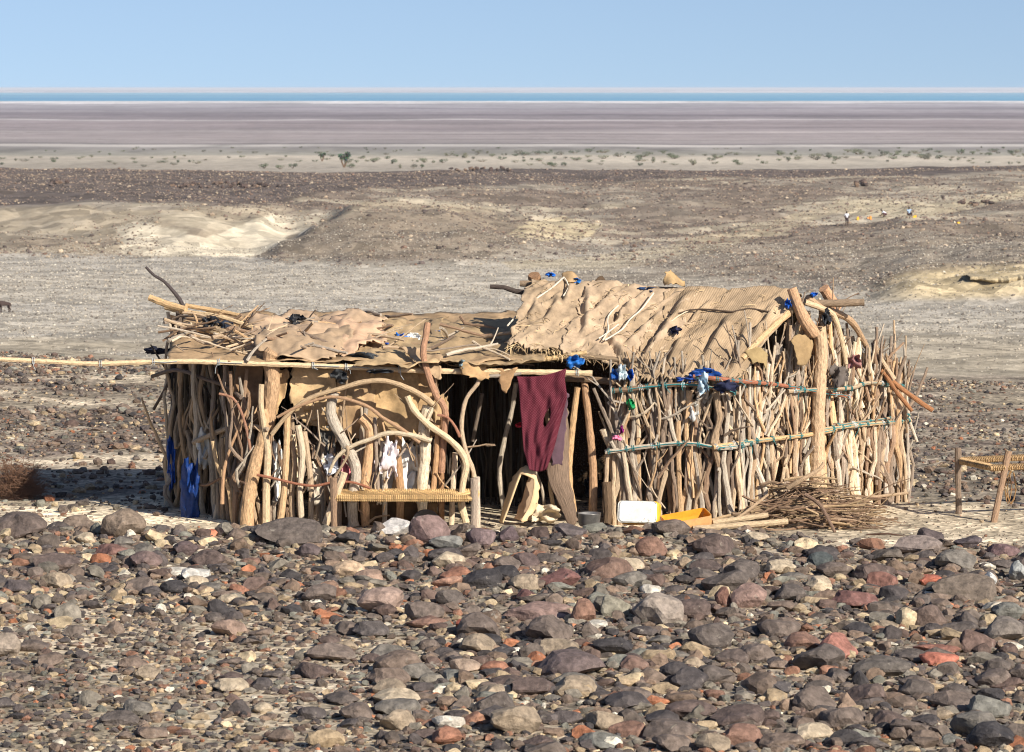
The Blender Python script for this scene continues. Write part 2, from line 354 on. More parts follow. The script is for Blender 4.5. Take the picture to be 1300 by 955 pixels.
def rot_mats(n, r, flat=True):
    a = r.uniform(0, 2*np.pi, n); tx = r.normal(0, 0.25, n); ty = r.normal(0, 0.25, n)
    ca, sa = np.cos(a), np.sin(a); z = np.zeros(n); o = np.ones(n)
    Rz = np.stack([ca, -sa, z, sa, ca, z, z, z, o], -1).reshape(n, 3, 3)
    Rx = np.stack([o, z, z, z, np.cos(tx), -np.sin(tx), z, np.sin(tx), np.cos(tx)], -1).reshape(n, 3, 3)
    Ry = np.stack([np.cos(ty), z, np.sin(ty), z, o, z, -np.sin(ty), z, np.cos(ty)], -1).reshape(n, 3, 3)
    return Rx@Ry@Rz
def scatter(name, X, Y, S, protos, sink=0.3, color=None, smooth=False, kind='stuff', flat=(0.45, 0.8), dz=0.0, seed=5):
    r = np.random.default_rng(seed); n = len(X); Z = hgt(X, Y)
    pid = r.integers(0, len(protos), n); Rm = rot_mats(n, r)
    sc = np.stack([S*r.uniform(0.8, 1.25, n), S*r.uniform(0.6, 1.0, n), S*r.uniform(flat[0], flat[1], n)], -1)*0.5
    col = _pc[r.choice(len(_pc), n, p=_pw)] if color is None else color
    col = col*r.uniform(0.75, 1.3, (n, 1))*(1.08 if color is None else 1.0)*(np.array([1.0, 1.0, .97]) if color is None else 1.0)
    Vs, Fs, Cs = [], [], []; off = 0
    for p, (PV, PF) in enumerate(protos):
        k = np.where(pid == p)[0]
        if not len(k): continue
        v = np.einsum('nij,nvj->nvi', Rm[k], PV[None]*1.0)*1.0
        v = v*sc[k][:, None, :]
        v += np.stack([X[k], Y[k], Z[k]+sc[k][:, 2]*(1-2*sink)+dz], -1)[:, None, :]
        nv = PV.shape[0]
        f = PF[None]+(np.arange(len(k))*nv)[:, None, None]+off
        Vs.append(v.reshape(-1, 3)); Fs.append(f.reshape(-1, 3)); Cs.append(np.repeat(col[k], nv, 0)); off += len(k)*nv
    me = np_mesh(name, np.concatenate(Vs), np.concatenate(Fs), np.concatenate(Cs), smooth=smooth)
    o = put(me, name, mats=[M_rock]); tag(o, kind=kind); return o
lo = [rock_proto(1, 100+i, 0.9) for i in range(10)]
mid = [rock_proto(2, 200+i, 0.7 if i % 2 else 1.0, 0.12*(i % 2 == 0)) for i in range(14)]
hi = [rock_proto(3, 300+i, 0.5) for i in range(16)]

def hut_clear(X, Y, pad=0.0):
    """true where the ground is kept free of stones: the hut and the trodden sand round it"""
    u = 650+FPX*X/Y
    a = (Y > 39.0-pad) & (Y < 43.6) & (X > -4.3) & (X < 5.1)
    b = (Y > 37.9+0.3*np.sin(X)) & (Y < 41.6) & (X > 2.9)
    return a | b
def field(n, d0, d1, smin, smax, r, uw=1500, power=1.6):
    Y = np.sqrt(r.uniform(d0**2, d1**2, n)); U = r.uniform(-uw/2, uw/2, n); X = U*Y/FPX
    S = smin*(1-r.uniform(0, 1, n)*(1-(smin/smax)**power))**(-1/power)
    return X, Y, S
r_ = np.random.default_rng(3)
# foreground pebbles
X, Y, S = field(48000, 24.5, 39.7, 0.03, 0.16, r_, 2700, 2.2)
k = ~hut_clear(X, Y) & (S < 0.16); keep = r_.uniform(size=len(X)) < np.where((X < -1.5) & (Y < 31.5), 0.8, 1.0); k &= keep
scatter('gravel', X[k], Y[k], S[k], lo, sink=0.25, seed=1)
X, Y, S = field(17500, 24.5, 39.6, 0.085, 0.34, r_, 2700, 2.1)
k = ~hut_clear(X, Y, 0.0) & (r_.uniform(size=len(X)) < np.where((X < -0.8) & (Y < 33.0) & (S > 0.13), 0.10, 0.95))
scatter('rubble', X[k], Y[k], S[k], mid, sink=0.30, smooth=False, seed=2)
# stones behind the hut
X, Y, S = field(52000, 43.4, 66, 0.04, 0.25, r_, 2700, 2.0)
U = 650+FPX*X/Y
sandy = fbm(X*0.2, Y*0.45, 3, 71) > 0.22
k = ~hut_clear(X, Y) & ~(sandy & (r_.uniform(size=len(X)) < 0.8)) & (Y < edge_D(U)+3)
k &= ~((U > 1000) & (S > 0.12) & (Y > 47))
scatter('gravel', X[k], Y[k], S[k], lo, sink=0.25, seed=3)
X, Y, S = field(4000, 40.5, 46, 0.04, 0.22, r_, 2700, 1.8)
k = ~hut_clear(X, Y) & (np.abs(X) > 4.2)
scatter('gravel', X[k], Y[k], S[k], lo, sink=0.25, seed=13)
# sparse grit on the trodden sand
X, Y, S = field(4500, 37.5, 42.5, 0.015, 0.07, r_, 2700, 2.2)
scatter('gravel', X, Y, S, lo, sink=0.2, seed=4)
# wadi floor and hillsides
X, Y, S = field(95000, 150, 345, 0.09, 0.34, r_, 2000, 2.8)
cw = np.array([lin(156, 149, 136), lin(130, 122, 112), lin(178, 171, 156), lin(166, 156, 140), lin(106, 98, 90)])
U = 650+FPX*X/Y
k = (fbm(X*0.012, Y*0.045, 4, 81) < 0.25) | (r_.uniform(size=len(X)) < 0.3)
X, Y, S = X[k], Y[k], S[k]
scatter('gravel', X, Y, S, lo, sink=0.3, color=cw[r_.choice(5, len(X))], seed=5)
X, Y, S = field(98000, 262, 545, 0.14, 0.75, r_, 2000, 2.9)
U = 650+FPX*X/Y; fz = tab_z(U, np.clip(Y, 200, 560))
k = (fz > -11.9) & (fbm(X*0.06+0.03*Y, Y*0.035, 4, 91) > -0.25+0.5*(r_.uniform(size=len(X))-0.5)) & ~((np.abs(U-1240) < 100) & (Y < 276)) & ~((np.abs(U-300) < 95) & (Y < 368) & (Y > 330))
X, Y, S = X[k], Y[k], S[k]
ch = np.array([lin(116, 102, 92), lin(88, 78, 73), lin(140, 124, 106), lin(172, 156, 134), lin(120, 98, 84)])
scatter('hillside_stones', X, Y, S, lo, sink=0.3, color=ch[r_.choice(5, len(X), p=[.33, .27, .2, .1, .1])], seed=6)

# hard sandy ledges that jut from the cut bank on the right
for k_, (pa, pb, py_, d_, th, out_) in enumerate(((1232, 1420, 353, 266.4, 0.45, 1.3), (1262, 1420, 366, 265.0, 0.35, 1.0))):
    n_ = 60; V_ = []; s_ = d_/FPX; z_ = CAMZ-(py_-HOR)*s_
    for i in range(n_+1):
        x = ((pa+(pb-pa)*i/n_)-650)*s_; e = math.sin(math.pi*min(1, i/n_*3)/2)*(math.sin(math.pi*min(1, (n_-i)/n_*3)/2)); jg = mnoise.noise(Vector((x*0.9, k_*7.7, 0)))+.6*mnoise.noise(Vector((x*3.1, k_*7.7, 1)))
        f = out_*(0.55+0.6*jg)*e; zt = z_+0.25*mnoise.noise(Vector((x*.4, k_, 3)))
        for yy, zz in ((4.5, .15), (0, 0.12), (-f*.8, 0.02), (-f, -th*.25), (-f*.85, -th*.7*e-.02), (-f*.3, -th*e-.03), (3, -th-.3)):
            V_.append((x, d_+yy+.1*mnoise.noise(Vector((x*5, yy*3, 2))), zt+zz+.06*mnoise.noise(Vector((x*6, yy*3, 5)))))
    F_ = [(i*7+j, i*7+j+1, (i+1)*7+j+1, (i+1)*7+j) for i in range(n_) for j in range(6)]
    lc = np.array(lin(176, 160, 128))*(0.8+0.25*np.random.default_rng(k_).random((len(V_), 1)))
    tag(put(np_mesh('terrain_ledge', np.array(V_), np.array(F_), lc), 'terrain_ledge', mats=[M_rock]), kind='structure')

# ------------------------------------------------------------------ the air over the plain
hz = bpy.data.meshes.new('haze'); x0, x1, y0, y1, z0, z1 = -41000, 41000, -402, 61000, -17, 6.2
hz.from_pydata([(x, y, z) for z in (z0, z1) for y in (y0, y1) for x in (x0, x1)], [], [(0, 2, 3, 1), (4, 5, 7, 6), (0, 1, 5, 4), (2, 6, 7, 3), (0, 4, 6, 2), (1, 3, 7, 5)])
m = bpy.data.materials.new('haze'); m.use_nodes = True; t = m.node_tree; t.nodes.remove(t.nodes['Principled BSDF'])
pv = t.nodes.new('ShaderNodeVolumePrincipled'); pv.inputs['Color'].default_value = (0.90, 0.94, 1.0, 1); pv.inputs['Density'].default_value = 6e-5; pv.inputs['Anisotropy'].default_value = 0.0
t.links.new(pv.outputs[0], t.nodes['Material Output'].inputs['Volume'])
tag(put(hz, 'haze', mats=[m]), kind='stuff')
# ------------------------------------------------------------------ sticks, sheets, cords
class MB:
    def __init__(s): s.v = []; s.f = []; s.c = []; s.uv = []
    def tube(s, pts, rad, n=7, tint=(0.5, 0.4, 0.3), seed=0, knots=0.12, cut=True):
        r = random.Random(seed); pts = [Vector(p) for p in pts]; m = len(pts); b = len(s.v)
        if not isinstance(rad, (list, tuple)): rad = [rad]*m
        d = (pts[-1]-pts[0]).normalized(); up = Vector((0, 0, 1)) if abs(d.z) < 0.8 else Vector((0, 1, 0))
        L = 0; u0 = r.uniform(0, 10); v0 = r.uniform(0, 50)
        for i, p in enumerate(pts):
            t = (pts[min(i+1, m-1)]-pts[max(i-1, 0)]).normalized()
            a = t.cross(up).normalized(); c = a.cross(t)
            if i: L += (p-pts[i-1]).length
            s_ = rad[i]*(1+r.uniform(-knots, knots))
            for k in range(n):
                th = 2*math.pi*k/n; q = s_*(1+r.uniform(-knots, knots)*0.6)
                s.v.append(tuple(p+a*(math.cos(th)*q)+c*(math.sin(th)*q)))
                s.c.append(tint)
        for i in range(m-1):
            l0 = v0+i*L/max(m-1, 1)*4; l1 = v0+(i+1)*L/max(m-1, 1)*4
            for k in range(n):
                k2 = (k+1) % n
                s.f.append((b+i*n+k, b+i*n+k2, b+(i+1)*n+k2, b+(i+1)*n+k))
                s.uv += [(u0+k/n*2, l0), (u0+(k+1)/n*2, l0), (u0+(k+1)/n*2, l1), (u0+k/n*2, l1)]
        if cut:
            for e, rev in ((0, True), (m-1, False)):
                ring = [b+e*n+k for k in range(n)]
                if rev: ring.reverse()
                s.f.append(tuple(ring)); s.uv += [(u0+0.3*math.cos(k), v0+0.3*math.sin(k)) for k in range(n)]
        return s
    def poly(s, vs, fs, tint):
        b = len(s.v); s.v += [tuple(v) for v in vs]; s.c += [tint]*len(vs)
        for f in fs:
            s.f.append(tuple(b+i for i in f)); s.uv += [(vs[i][0]*3, vs[i][2]*3) for i in f]
        return s
    def mesh(s, name, smooth=False):
        me = bpy.data.meshes.new(name); me.from_pydata(s.v, [], s.f)
        a = me.attributes.new('tint', 'FLOAT_COLOR', 'POINT')
        a.data.foreach_set('color', np.concatenate([np.array(s.c, np.float32), np.ones((len(s.c), 1), np.float32)], 1).ravel())
        l = me.uv_layers.new(name='UVMap'); l.data.foreach_set('uv', np.array(s.uv, np.float32).ravel())
        me.polygons.foreach_set('use_smooth', [smooth and len(f) == 4 for f in s.f]); me.update()
        return me
    def build(s, name, m, parent=None, smooth=False, **kw):
        o = put(s.mesh(name, smooth), name, parent, [m]); return o
WOODS = [lin(192, 166, 132), lin(178, 152, 120), lin(204, 182, 150), lin(162, 136, 106), lin(146, 118, 92), lin(186, 170, 146), lin(166, 152, 132), lin(134, 114, 94), lin(196, 160, 118), lin(150, 132, 112)]
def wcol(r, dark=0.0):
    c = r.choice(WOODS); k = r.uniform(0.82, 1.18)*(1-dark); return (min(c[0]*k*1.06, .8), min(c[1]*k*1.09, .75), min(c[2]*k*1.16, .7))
def wander(p0, p1, amp, r, n=None, gentle=True):
    p0, p1 = Vector(p0), Vector(p1); L = (p1-p0).length; n = n or max(4, int(L/0.10)+1)
    d = (p1-p0).normalized(); a = d.orthogonal().normalized(); b = d.cross(a)
    ks = [0.0]; nk = max(2, int(L/r.uniform(0.22, 0.5)))
    for q_ in range(nk): ks.append((q_+r.uniform(0.3, 0.95))/nk)
    ks[-1] = 1.0; oa = [r.gauss(0, 1)*amp*0.5]+[r.gauss(0, 1)*amp*0.85 for _ in ks[1:]]; ob = [0]+[r.gauss(0, 1)*amp*0.6 for _ in ks[1:]]
    ph = r.uniform(0, 6.28); k1 = r.uniform(2, 4); out = []
    for i in range(n):
        t = i/(n-1); kk = 0
        while kk < len(ks)-2 and t > ks[kk+1]: kk += 1
        f = min(1, max(0, (t-ks[kk])/(ks[kk+1]-ks[kk]+1e-9)))
        x = oa[kk]*(1-f)+oa[kk+1]*f+amp*0.5*math.sin(k1*t+ph)+r.uniform(-1, 1)*amp*0.12
        y = ob[kk]*(1-f)+ob[kk+1]*f+r.uniform(-1, 1)*amp*0.10
        out.append(p0.lerp(p1, t)+a*x+b*y)
    return out
def stick(mb, p0, p1, r0, r1, r, amp=0.03, fork=0.25, tint=None, n=7, dark=0.0):
    pts = wander(p0, p1, amp, r); m = len(pts); rad = [r0+(r1-r0)*i/(m-1) for i in range(m)]
    tint = tint or wcol(r, dark)
    mb.tube(pts, rad, n, tint, r.random(), 0.14)
    if r.random() < fork and m > 5:
        i = r.randint(m//3, m-2); q = pts[i]; dirn = (pts[-1]-pts[0]).normalized()
        side = Vector((r.uniform(-1, 1), r.uniform(-0.5, 0.2), r.uniform(-0.2, 0.6))).normalized()
        L = r.uniform(0.10, 0.55)
        e = q+dirn*L*0.8+side*L*0.55
        mb.tube(wander(q, e, amp*0.5, r, 4), [rad[i]*0.75, rad[i]*0.6, rad[i]*0.5, rad[i]*0.38], 6, tint, r.random(), 0.14)
    return mb
def pxpath(pts, D=None):
    """points given as (px, py, D) seen from the photographer's place, turned into places in the world, smoothed"""
    q = [Vector(P(p[0], p[1], p[2] if len(p) > 2 else D)) for p in pts]
    out = []
    for i in range(len(q)-1):
        p0, p1, p2, p3 = q[max(i-1, 0)], q[i], q[i+1], q[min(i+2, len(q)-1)]
        k = max(2, int((p2-p1).length/0.07))
        for j in range(k):
            t = j/k
            out.append(0.5*((2*p1)+(p2-p0)*t+(2*p0-5*p1+4*p2-p3)*t*t+(3*p1-p0-3*p2+p3)*t**3))
    out.append(q[-1]); return out
PXM = FPX/40.0
def branch(mb, pts, w0, w1=None, D=39.8, tint=None, r=rnd, n=8, dark=0.0):
    """a crooked branch through the listed points, w0..w1 its thickness in px at 40 m"""
    w1 = w0 if w1 is None else w1; q = pxpath(pts, D); m = len(q)
    mb.tube(q, [(w0+(w1-w0)*i/(m-1))/2/PXM for i in range(m)], n, tint or wcol(r, dark), r.random(), 0.09); return mb
def cordmesh(mb, centre, axis, rad, turns, pitch, tint, cr=0.004, r=rnd):
    c = Vector(centre); a = Vector(axis).normalized(); o = a.orthogonal().normalized(); b = a.cross(o); n = int(turns*8)+1
    pts = [c+a*(pitch*(i/8-turns/2))+(o*math.cos(i*math.pi/4)+b*math.sin(i*math.pi/4))*rad*(1+r.uniform(-.06, .1)) for i in range(n)]
    mb.tube(pts, cr, 4, tint, 0, 0.05); return mb
def sheet(name, nu, nv, fn, m, parent=None, thick=0.008, tint=(0.5, 0.4, 0.3), uvs=(1, 1), keep=None, smooth=True, tintfn=None):
    V = []; C = []; UV = {}
    for j in range(nv+1):
        for i in range(nu+1):
            V.append(tuple(fn(i/nu, j/nv))); C.append(tintfn(i/nu, j/nv) if tintfn else tint)
    F = []; uv = []
    for j in range(nv):
        for i in range(nu):
            if keep and not keep((i+0.5)/nu, (j+0.5)/nv): continue
            F.append((j*(nu+1)+i, j*(nu+1)+i+1, (j+1)*(nu+1)+i+1, (j+1)*(nu+1)+i))
            for a, b in ((i, j), (i+1, j), (i+1, j+1), (i, j+1)): uv.append((a/nu*uvs[0], b/nv*uvs[1]))
    used = sorted({i for f in F for i in f}); mp = {k: n for n, k in enumerate(used)}
    mb = MB(); mb.v = [V[i] for i in used]; mb.c = [C[i] for i in used]; mb.f = [tuple(mp[i] for i in f) for f in F]; mb.uv = uv
    o = mb.build(name, m, parent, smooth)
    if thick:
        sd = o.modifiers.new('thickness', 'SOLIDIFY'); sd.thickness = thick; sd.offset = 0
    return o
def pxsheet(name, grid, m, parent=None, D=39.9, nu=24, nv=16, rag=0.01, fold=0.012, seed=0, **kw):
    """a sheet over a coarse grid of points (rows of (px, py[, D])), interpolated smoothly, with folds and uneven edges"""
    rows_ = len(grid); cols_ = len(grid[0]); r = random.Random(seed)
    G = [[Vector(P(p[0], p[1], p[2] if len(p) > 2 else D)) for p in row] for row in grid]
    def cr(pts, t):
        n = len(pts)-1; x = min(t*n, n-1e-6); i = int(x); f = x-i
        p0, p1, p2, p3 = pts[max(i-1, 0)], pts[i], pts[i+1], pts[min(i+2, n)]
        return 0.5*((2*p1)+(p2-p0)*f+(2*p0-5*p1+4*p2-p3)*f*f+(3*p1-p0-3*p2+p3)*f**3)
    o1 = Vector((r.uniform(0, 99), r.uniform(0, 99), r.uniform(0, 99)))
    def fn(u, v):
        p = cr([cr(row, u) for row in G], v)
        n1 = mnoise.noise(p*3.1+o1); n2 = mnoise.noise(p*8.3+o1)
        e = 1.0 if (u in (0, 1) or v in (0, 1)) else 0.0
        p = p+Vector((0, -1, 0.6))*(fold*(n1*1.6+n2*0.7))
        if e: p = p+Vector((mnoise.noise(p*23+o1), 0, mnoise.noise(p*19-o1)))*rag*2.5
        return p
    return sheet(name, nu, nv, fn, m, parent, **kw)

def woven_mat(name, su, sv, amt, bump, ribs='u', rough=0.95):
    m, t, b = mat(name)
    at = t.nodes.new('ShaderNodeAttribute'); at.attribute_name = 'tint'
    tc = t.nodes.new('ShaderNodeTexCoord'); mp = nd(t, 'Mapping'); mp.inputs['Scale'].default_value = (su, sv, 1)
    t.links.new(tc.outputs['UV'], mp.inputs[0])
    w1 = nd(t, 'TexWave', Scale=1.0, Distortion=0.4); w1.bands_direction = 'X'; w1.inputs['Detail'].default_value = 3; w1.inputs['Detail Scale'].default_value = 1.2
    w2 = nd(t, 'TexWave', Scale=1.0, Distortion=0.4); w2.bands_direction = 'Y'; w2.inputs['Detail'].default_value = 2
    t.links.new(mp.outputs[0], w1.inputs['Vector']); t.links.new(mp.outputs[0], w2.inputs['Vector'])
    a = nd(t, 'Math', op='MULTIPLY'); t.links.new(w1.outputs['Fac'], a.inputs[0]); t.links.new(w2.outputs['Fac'], a.inputs[1])
    n = nd(t, 'TexNoise', Scale=2.6, Detail=8, Roughness=0.7); t.links.new(tc.outputs['Object'], n.inputs['Vector'])
    mr = nd(t, 'MapRange'); mr.inputs[1].default_value = 0.0; mr.inputs[2].default_value = 0.8; mr.inputs[3].default_value = 1-amt; mr.inputs[4].default_value = 1.12; t.links.new(a.outputs[0], mr.inputs[0])
    mr2 = nd(t, 'MapRange'); mr2.inputs[1].default_value = 0.28; mr2.inputs[2].default_value = 0.72; mr2.inputs[3].default_value = 0.55; mr2.inputs[4].default_value = 1.32; t.links.new(n.outputs[0], mr2.inputs[0])
    mu = nd(t, 'Math', op='MULTIPLY'); t.links.new(mr.outputs[0], mu.inputs[0]); t.links.new(mr2.outputs[0], mu.inputs[1])
    vm = nd(t, 'VectorMath', op='MULTIPLY'); t.links.new(at.outputs['Color'], vm.inputs[0]); t.links.new(mu.outputs[0], vm.inputs[1])
    t.links.new(vm.outputs[0], b.inputs['Base Color']); b.inputs['Roughness'].default_value = rough
    bp = nd(t, 'Bump', Strength=bump, Distance=0.012); t.links.new(a.outputs[0], bp.inputs['Height']); t.links.new(bp.outputs[0], b.inputs['Normal'])
    return m
M_woven = woven_mat('woven_palm', 4.5, 4.5, 0.28, 0.5)
M_sack = tint_mat('sackcloth', scale=5, amt=0.48, bump=0.8, rough=0.95, bdist=0.015, detail=9)
M_cloth = tint_mat('cloth', scale=9, amt=0.22, bump=0.3, rough=0.9, bdist=0.01)
M_plastic = tint_mat('plastic_sheet', scale=11, amt=0.35, bump=0.9, rough=0.42, bdist=0.02)
M_cord = tint_mat('cord', scale=30, amt=0.2, bump=0.1, rough=0.8)
M_hide = tint_mat('dried_hide', scale=5, amt=0.3, bump=0.5, rough=0.8, bdist=0.01, detail=8)
TURQ = lin(58, 128, 130); WHITE = lin(205, 205, 200); BLUE = lin(34, 84, 156); NAVY = lin(20, 34, 66); BLACK = lin(32, 33, 37)
TAN = lin(196, 166, 124); TAN2 = lin(182, 152, 112); TANL = lin(212, 184, 142)

def crumple(name, px, py, D, w, h, tint, seed, mat_=None, depth=0.12, label=None, cat=None, parent=None, group=None, droop=0.0, nu=12, nv=10):
    """a small crumpled piece of plastic or rag about w x h px"""
    r = random.Random(seed); o1 = Vector((seed*1.7, seed*0.3, 5.1)); c = Vector(P(px, py, D)); W, H = w/PXM, h/PXM
    def fn(u, v):
        a = (u-0.5)*W; b = (0.5-v)*H
        q = Vector((u*2.2, v*2.2, 0))+o1
        k = mnoise.noise(q*1.3); k2 = mnoise.noise(q*3.1); k3 = mnoise.noise(q*1.1+Vector((9, 9, 9)))
        return c+Vector((a*(1+0.5*k3)+W*0.12*k2, -depth*(k*1.2+0.5*k2)-0.02, b*(1+0.6*k)+H*0.14*k2-droop*(u-0.5)**2))
    o = sheet(name, nu, nv, fn, mat_ or M_plastic, parent, thick=0.004, tint=tint, keep=lambda u, v: ((u-.5)**2+(v-.5)**2+0.12*mnoise.noise(Vector((u*3, v*3, seed)))) < 0.27)
    if label: tag(o, label, cat, group)
    return o

# ================================================================== GABLED HUT (right)
hut = thing('stick_hut', P(930, 664, 39.9), 'tall gabled hut of upright dry sticks with brown sacking over its ridged roof', 'hut')
HR = random.Random(42)
def gz(D): return 0.0
def wallpt_front(t):     # front wall, t 0..1 from the doorway to the near corner
    return Vector(P(772+t*160, 112, 39.95-0.02*t)).x, 39.95-0.03*t
def wallpt_gable(t):     # gable wall, from the near corner to the far one
    px = 930+t*222; D = 39.92+2.3*t+0.10*math.sin(math.pi*t); return (px-650)*D/FPX, D
def gable_top(t):
    return float(np.interp(t, [0, 0.16, 0.42, 0.5, 0.62, 0.8, 1.0], [1.72, 2.05, 2.62, 2.62, 2.42, 2.05, 1.65]))
poles = []          # (importance, MB)
stuffwall = MB()
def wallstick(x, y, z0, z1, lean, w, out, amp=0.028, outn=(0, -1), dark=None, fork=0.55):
    dark = (0.05 if outn[0] == 0 else -0.17) if dark is None else dark  # sun painted into the wood: gable sticks lighter, front wall darker
    """one upright of a wall; out pushes it away from the wall line"""
    mb = MB(); ox, oy = outn[0]*out, outn[1]*out
    p0 = Vector((x+ox, y+oy, z0-0.04)); p1 = Vector((x+ox*0.6+lean*outn[1]*-1, y+oy*0.6+lean*outn[0], z1))
    stick(mb, p0, p1, w/2, w/2*HR.uniform(0.55, 0.95), HR, amp, fork, dark=dark)
    poles.append((w*(z1-z0)*(1 if out > 0 else 0.5), mb))
# front wall: two courses of driftwood, shorter pieces near the top rail
for i in range(46):
    t = (i+HR.uniform(0, 0.9))/46; x, y = wallpt_front(t)
    full = HR.random() < 0.5; z1 = HR.uniform(1.55, 1.98) if full else HR.uniform(0.95, 1.35)
    if HR.random() < 0.08: z1 = HR.uniform(2.0, 2.12)
    wallstick(x, y, 0, z1, HR.uniform(-0.16, 0.16), HR.uniform(0.035, 0.088), HR.choice([-0.03, 0.03, 0.06]), 0.06)
for i in range(30):
    t = HR.uniform(0.02, 0.98); x, y = wallpt_front(t)
    wallstick(x, y, HR.uniform(0.85, 1.15), HR.uniform(1.6, 1.95), HR.uniform(-0.32, 0.32), HR.uniform(0.035, 0.07), HR.choice([0.0, 0.05, 0.09]), 0.05)
# gable wall
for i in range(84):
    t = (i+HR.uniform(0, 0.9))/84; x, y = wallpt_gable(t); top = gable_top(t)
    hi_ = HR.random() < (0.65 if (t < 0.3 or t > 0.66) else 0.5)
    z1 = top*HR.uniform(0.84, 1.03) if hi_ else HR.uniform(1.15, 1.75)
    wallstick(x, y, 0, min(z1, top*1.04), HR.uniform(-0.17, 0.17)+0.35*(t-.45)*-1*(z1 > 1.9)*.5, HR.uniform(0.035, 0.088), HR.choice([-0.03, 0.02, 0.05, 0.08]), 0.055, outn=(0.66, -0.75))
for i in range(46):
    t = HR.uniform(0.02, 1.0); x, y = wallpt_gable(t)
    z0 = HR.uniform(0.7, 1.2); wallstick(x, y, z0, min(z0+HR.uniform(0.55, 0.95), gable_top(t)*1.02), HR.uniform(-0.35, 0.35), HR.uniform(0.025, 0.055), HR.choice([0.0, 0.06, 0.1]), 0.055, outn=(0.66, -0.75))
for i in range(16):       # stick ends that stand up in front of the eave
    t = HR.uniform(0.03, 0.98); x, y = wallpt_front(t); z0 = HR.uniform(1.3, 1.6)
    wallstick(x, y, z0, HR.uniform(1.9, 2.16), HR.uniform(-0.12, 0.12), HR.uniform(0.02, 0.045), HR.choice([0.05, 0.09]), 0.03)
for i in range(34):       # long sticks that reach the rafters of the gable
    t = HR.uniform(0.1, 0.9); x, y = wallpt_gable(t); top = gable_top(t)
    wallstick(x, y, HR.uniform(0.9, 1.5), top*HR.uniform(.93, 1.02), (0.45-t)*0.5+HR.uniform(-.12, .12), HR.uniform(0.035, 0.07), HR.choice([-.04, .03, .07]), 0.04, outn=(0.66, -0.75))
gt = MB()
for i in range(60):       # thin crooked wood laid across both walls
    fr = i % 2; t = HR.uniform(.03, .97); x, y = (wallpt_front if fr else wallpt_gable)(t); nx, ny = ((0, -1) if fr else (.66, -.75)); z0 = HR.uniform(0.1, 1.5); a_ = HR.gauss(0, .5); L_ = HR.uniform(.3, .9); o_ = HR.uniform(.06, .11)
    tx, ty = ((1, 0) if fr else (.72, .69)); stick(gt, (x+nx*o_, y+ny*o_, z0), (x+nx*o_+tx*L_*math.sin(a_), y+ny*o_+ty*L_*math.sin(a_), min(z0+L_*math.cos(a_), 2.1)), HR.uniform(.010, .024), HR.uniform(.007, .016), HR, .06, .6, n=5)
for i in range(120):       # crooked thin wood packed into the top of the gable
    t = HR.uniform(0.05, 0.95); x, y = wallpt_gable(t); z0 = HR.uniform(0.9, gable_top(t)*0.8); L_ = HR.uniform(.35, .9); o_ = HR.choice([-.05, .02, .08])
    a_ = HR.gauss(0, 0.35); z1 = min(z0+L_*math.cos(a_), gable_top(t)*1.0)
    stick(gt, (x+o_*.66, y-o_*.75, z0), (x+o_*.66+L_*math.sin(a_)*.7, y-o_*.75+L_*math.sin(a_)*.6, z1), HR.uniform(.010, .024), HR.uniform(.007, .016), HR, .06, .5, n=5)
stuffwall.v += gt.v; stuffwall.c += gt.c; stuffwall.uv += gt.uv; stuffwall.f += gt.f
for t, z in ((0.04, 2.22), (0.1, 2.42), (0.80, 2.25), (0.9, 2.12), (0.93, 2.32), (0.98, 2.0), (0.07, 2.1), (0.86, 2.0)):
    x, y = wallpt_gable(t); wallstick(x, y, 0.3, z, HR.uniform(-0.06, 0.06), HR.uniform(0.035, 0.055), 0.06, 0.03, outn=(0.66, -0.75))
poles.sort(key=lambda p: -p[0])
for k, (imp, mb) in enumerate(poles):
    if k < 100: mb.build('wall_stick', M_wood, hut)
    else:
        b = len(stuffwall.v); stuffwall.v += mb.v; stuffwall.c += mb.c; stuffwall.uv += mb.uv; stuffwall.f += [tuple(i+b for i in f) for f in mb.f]
# a thin back layer of twigs closes the gaps, and the back and inner walls
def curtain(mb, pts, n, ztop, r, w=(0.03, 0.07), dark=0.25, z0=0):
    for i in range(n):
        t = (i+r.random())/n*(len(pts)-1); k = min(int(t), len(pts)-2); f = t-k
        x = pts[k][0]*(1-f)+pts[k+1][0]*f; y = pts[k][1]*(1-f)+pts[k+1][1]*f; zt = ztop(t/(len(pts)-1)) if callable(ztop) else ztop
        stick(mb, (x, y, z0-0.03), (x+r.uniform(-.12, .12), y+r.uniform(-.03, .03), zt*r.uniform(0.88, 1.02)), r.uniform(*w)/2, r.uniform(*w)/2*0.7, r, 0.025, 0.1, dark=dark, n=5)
gx0, gy0 = wallpt_gable(0); gx1, gy1 = wallpt_gable(1)
fx0 = wallpt_front(0)[0]
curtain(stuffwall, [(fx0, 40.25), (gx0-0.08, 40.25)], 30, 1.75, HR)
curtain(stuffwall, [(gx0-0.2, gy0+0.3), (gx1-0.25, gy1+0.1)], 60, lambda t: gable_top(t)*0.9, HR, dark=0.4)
curtain(stuffwall, [(gx1-0.1, gy1), (3.6, 42.75), (0.3, 42.65)], 110, 1.75, HR, dark=0.75)  # back sticks coloured much darker to imitate the shade indoors
o = stuffwall.build('wall_twigs', M_wood, hut); tag(o, kind='stuff')

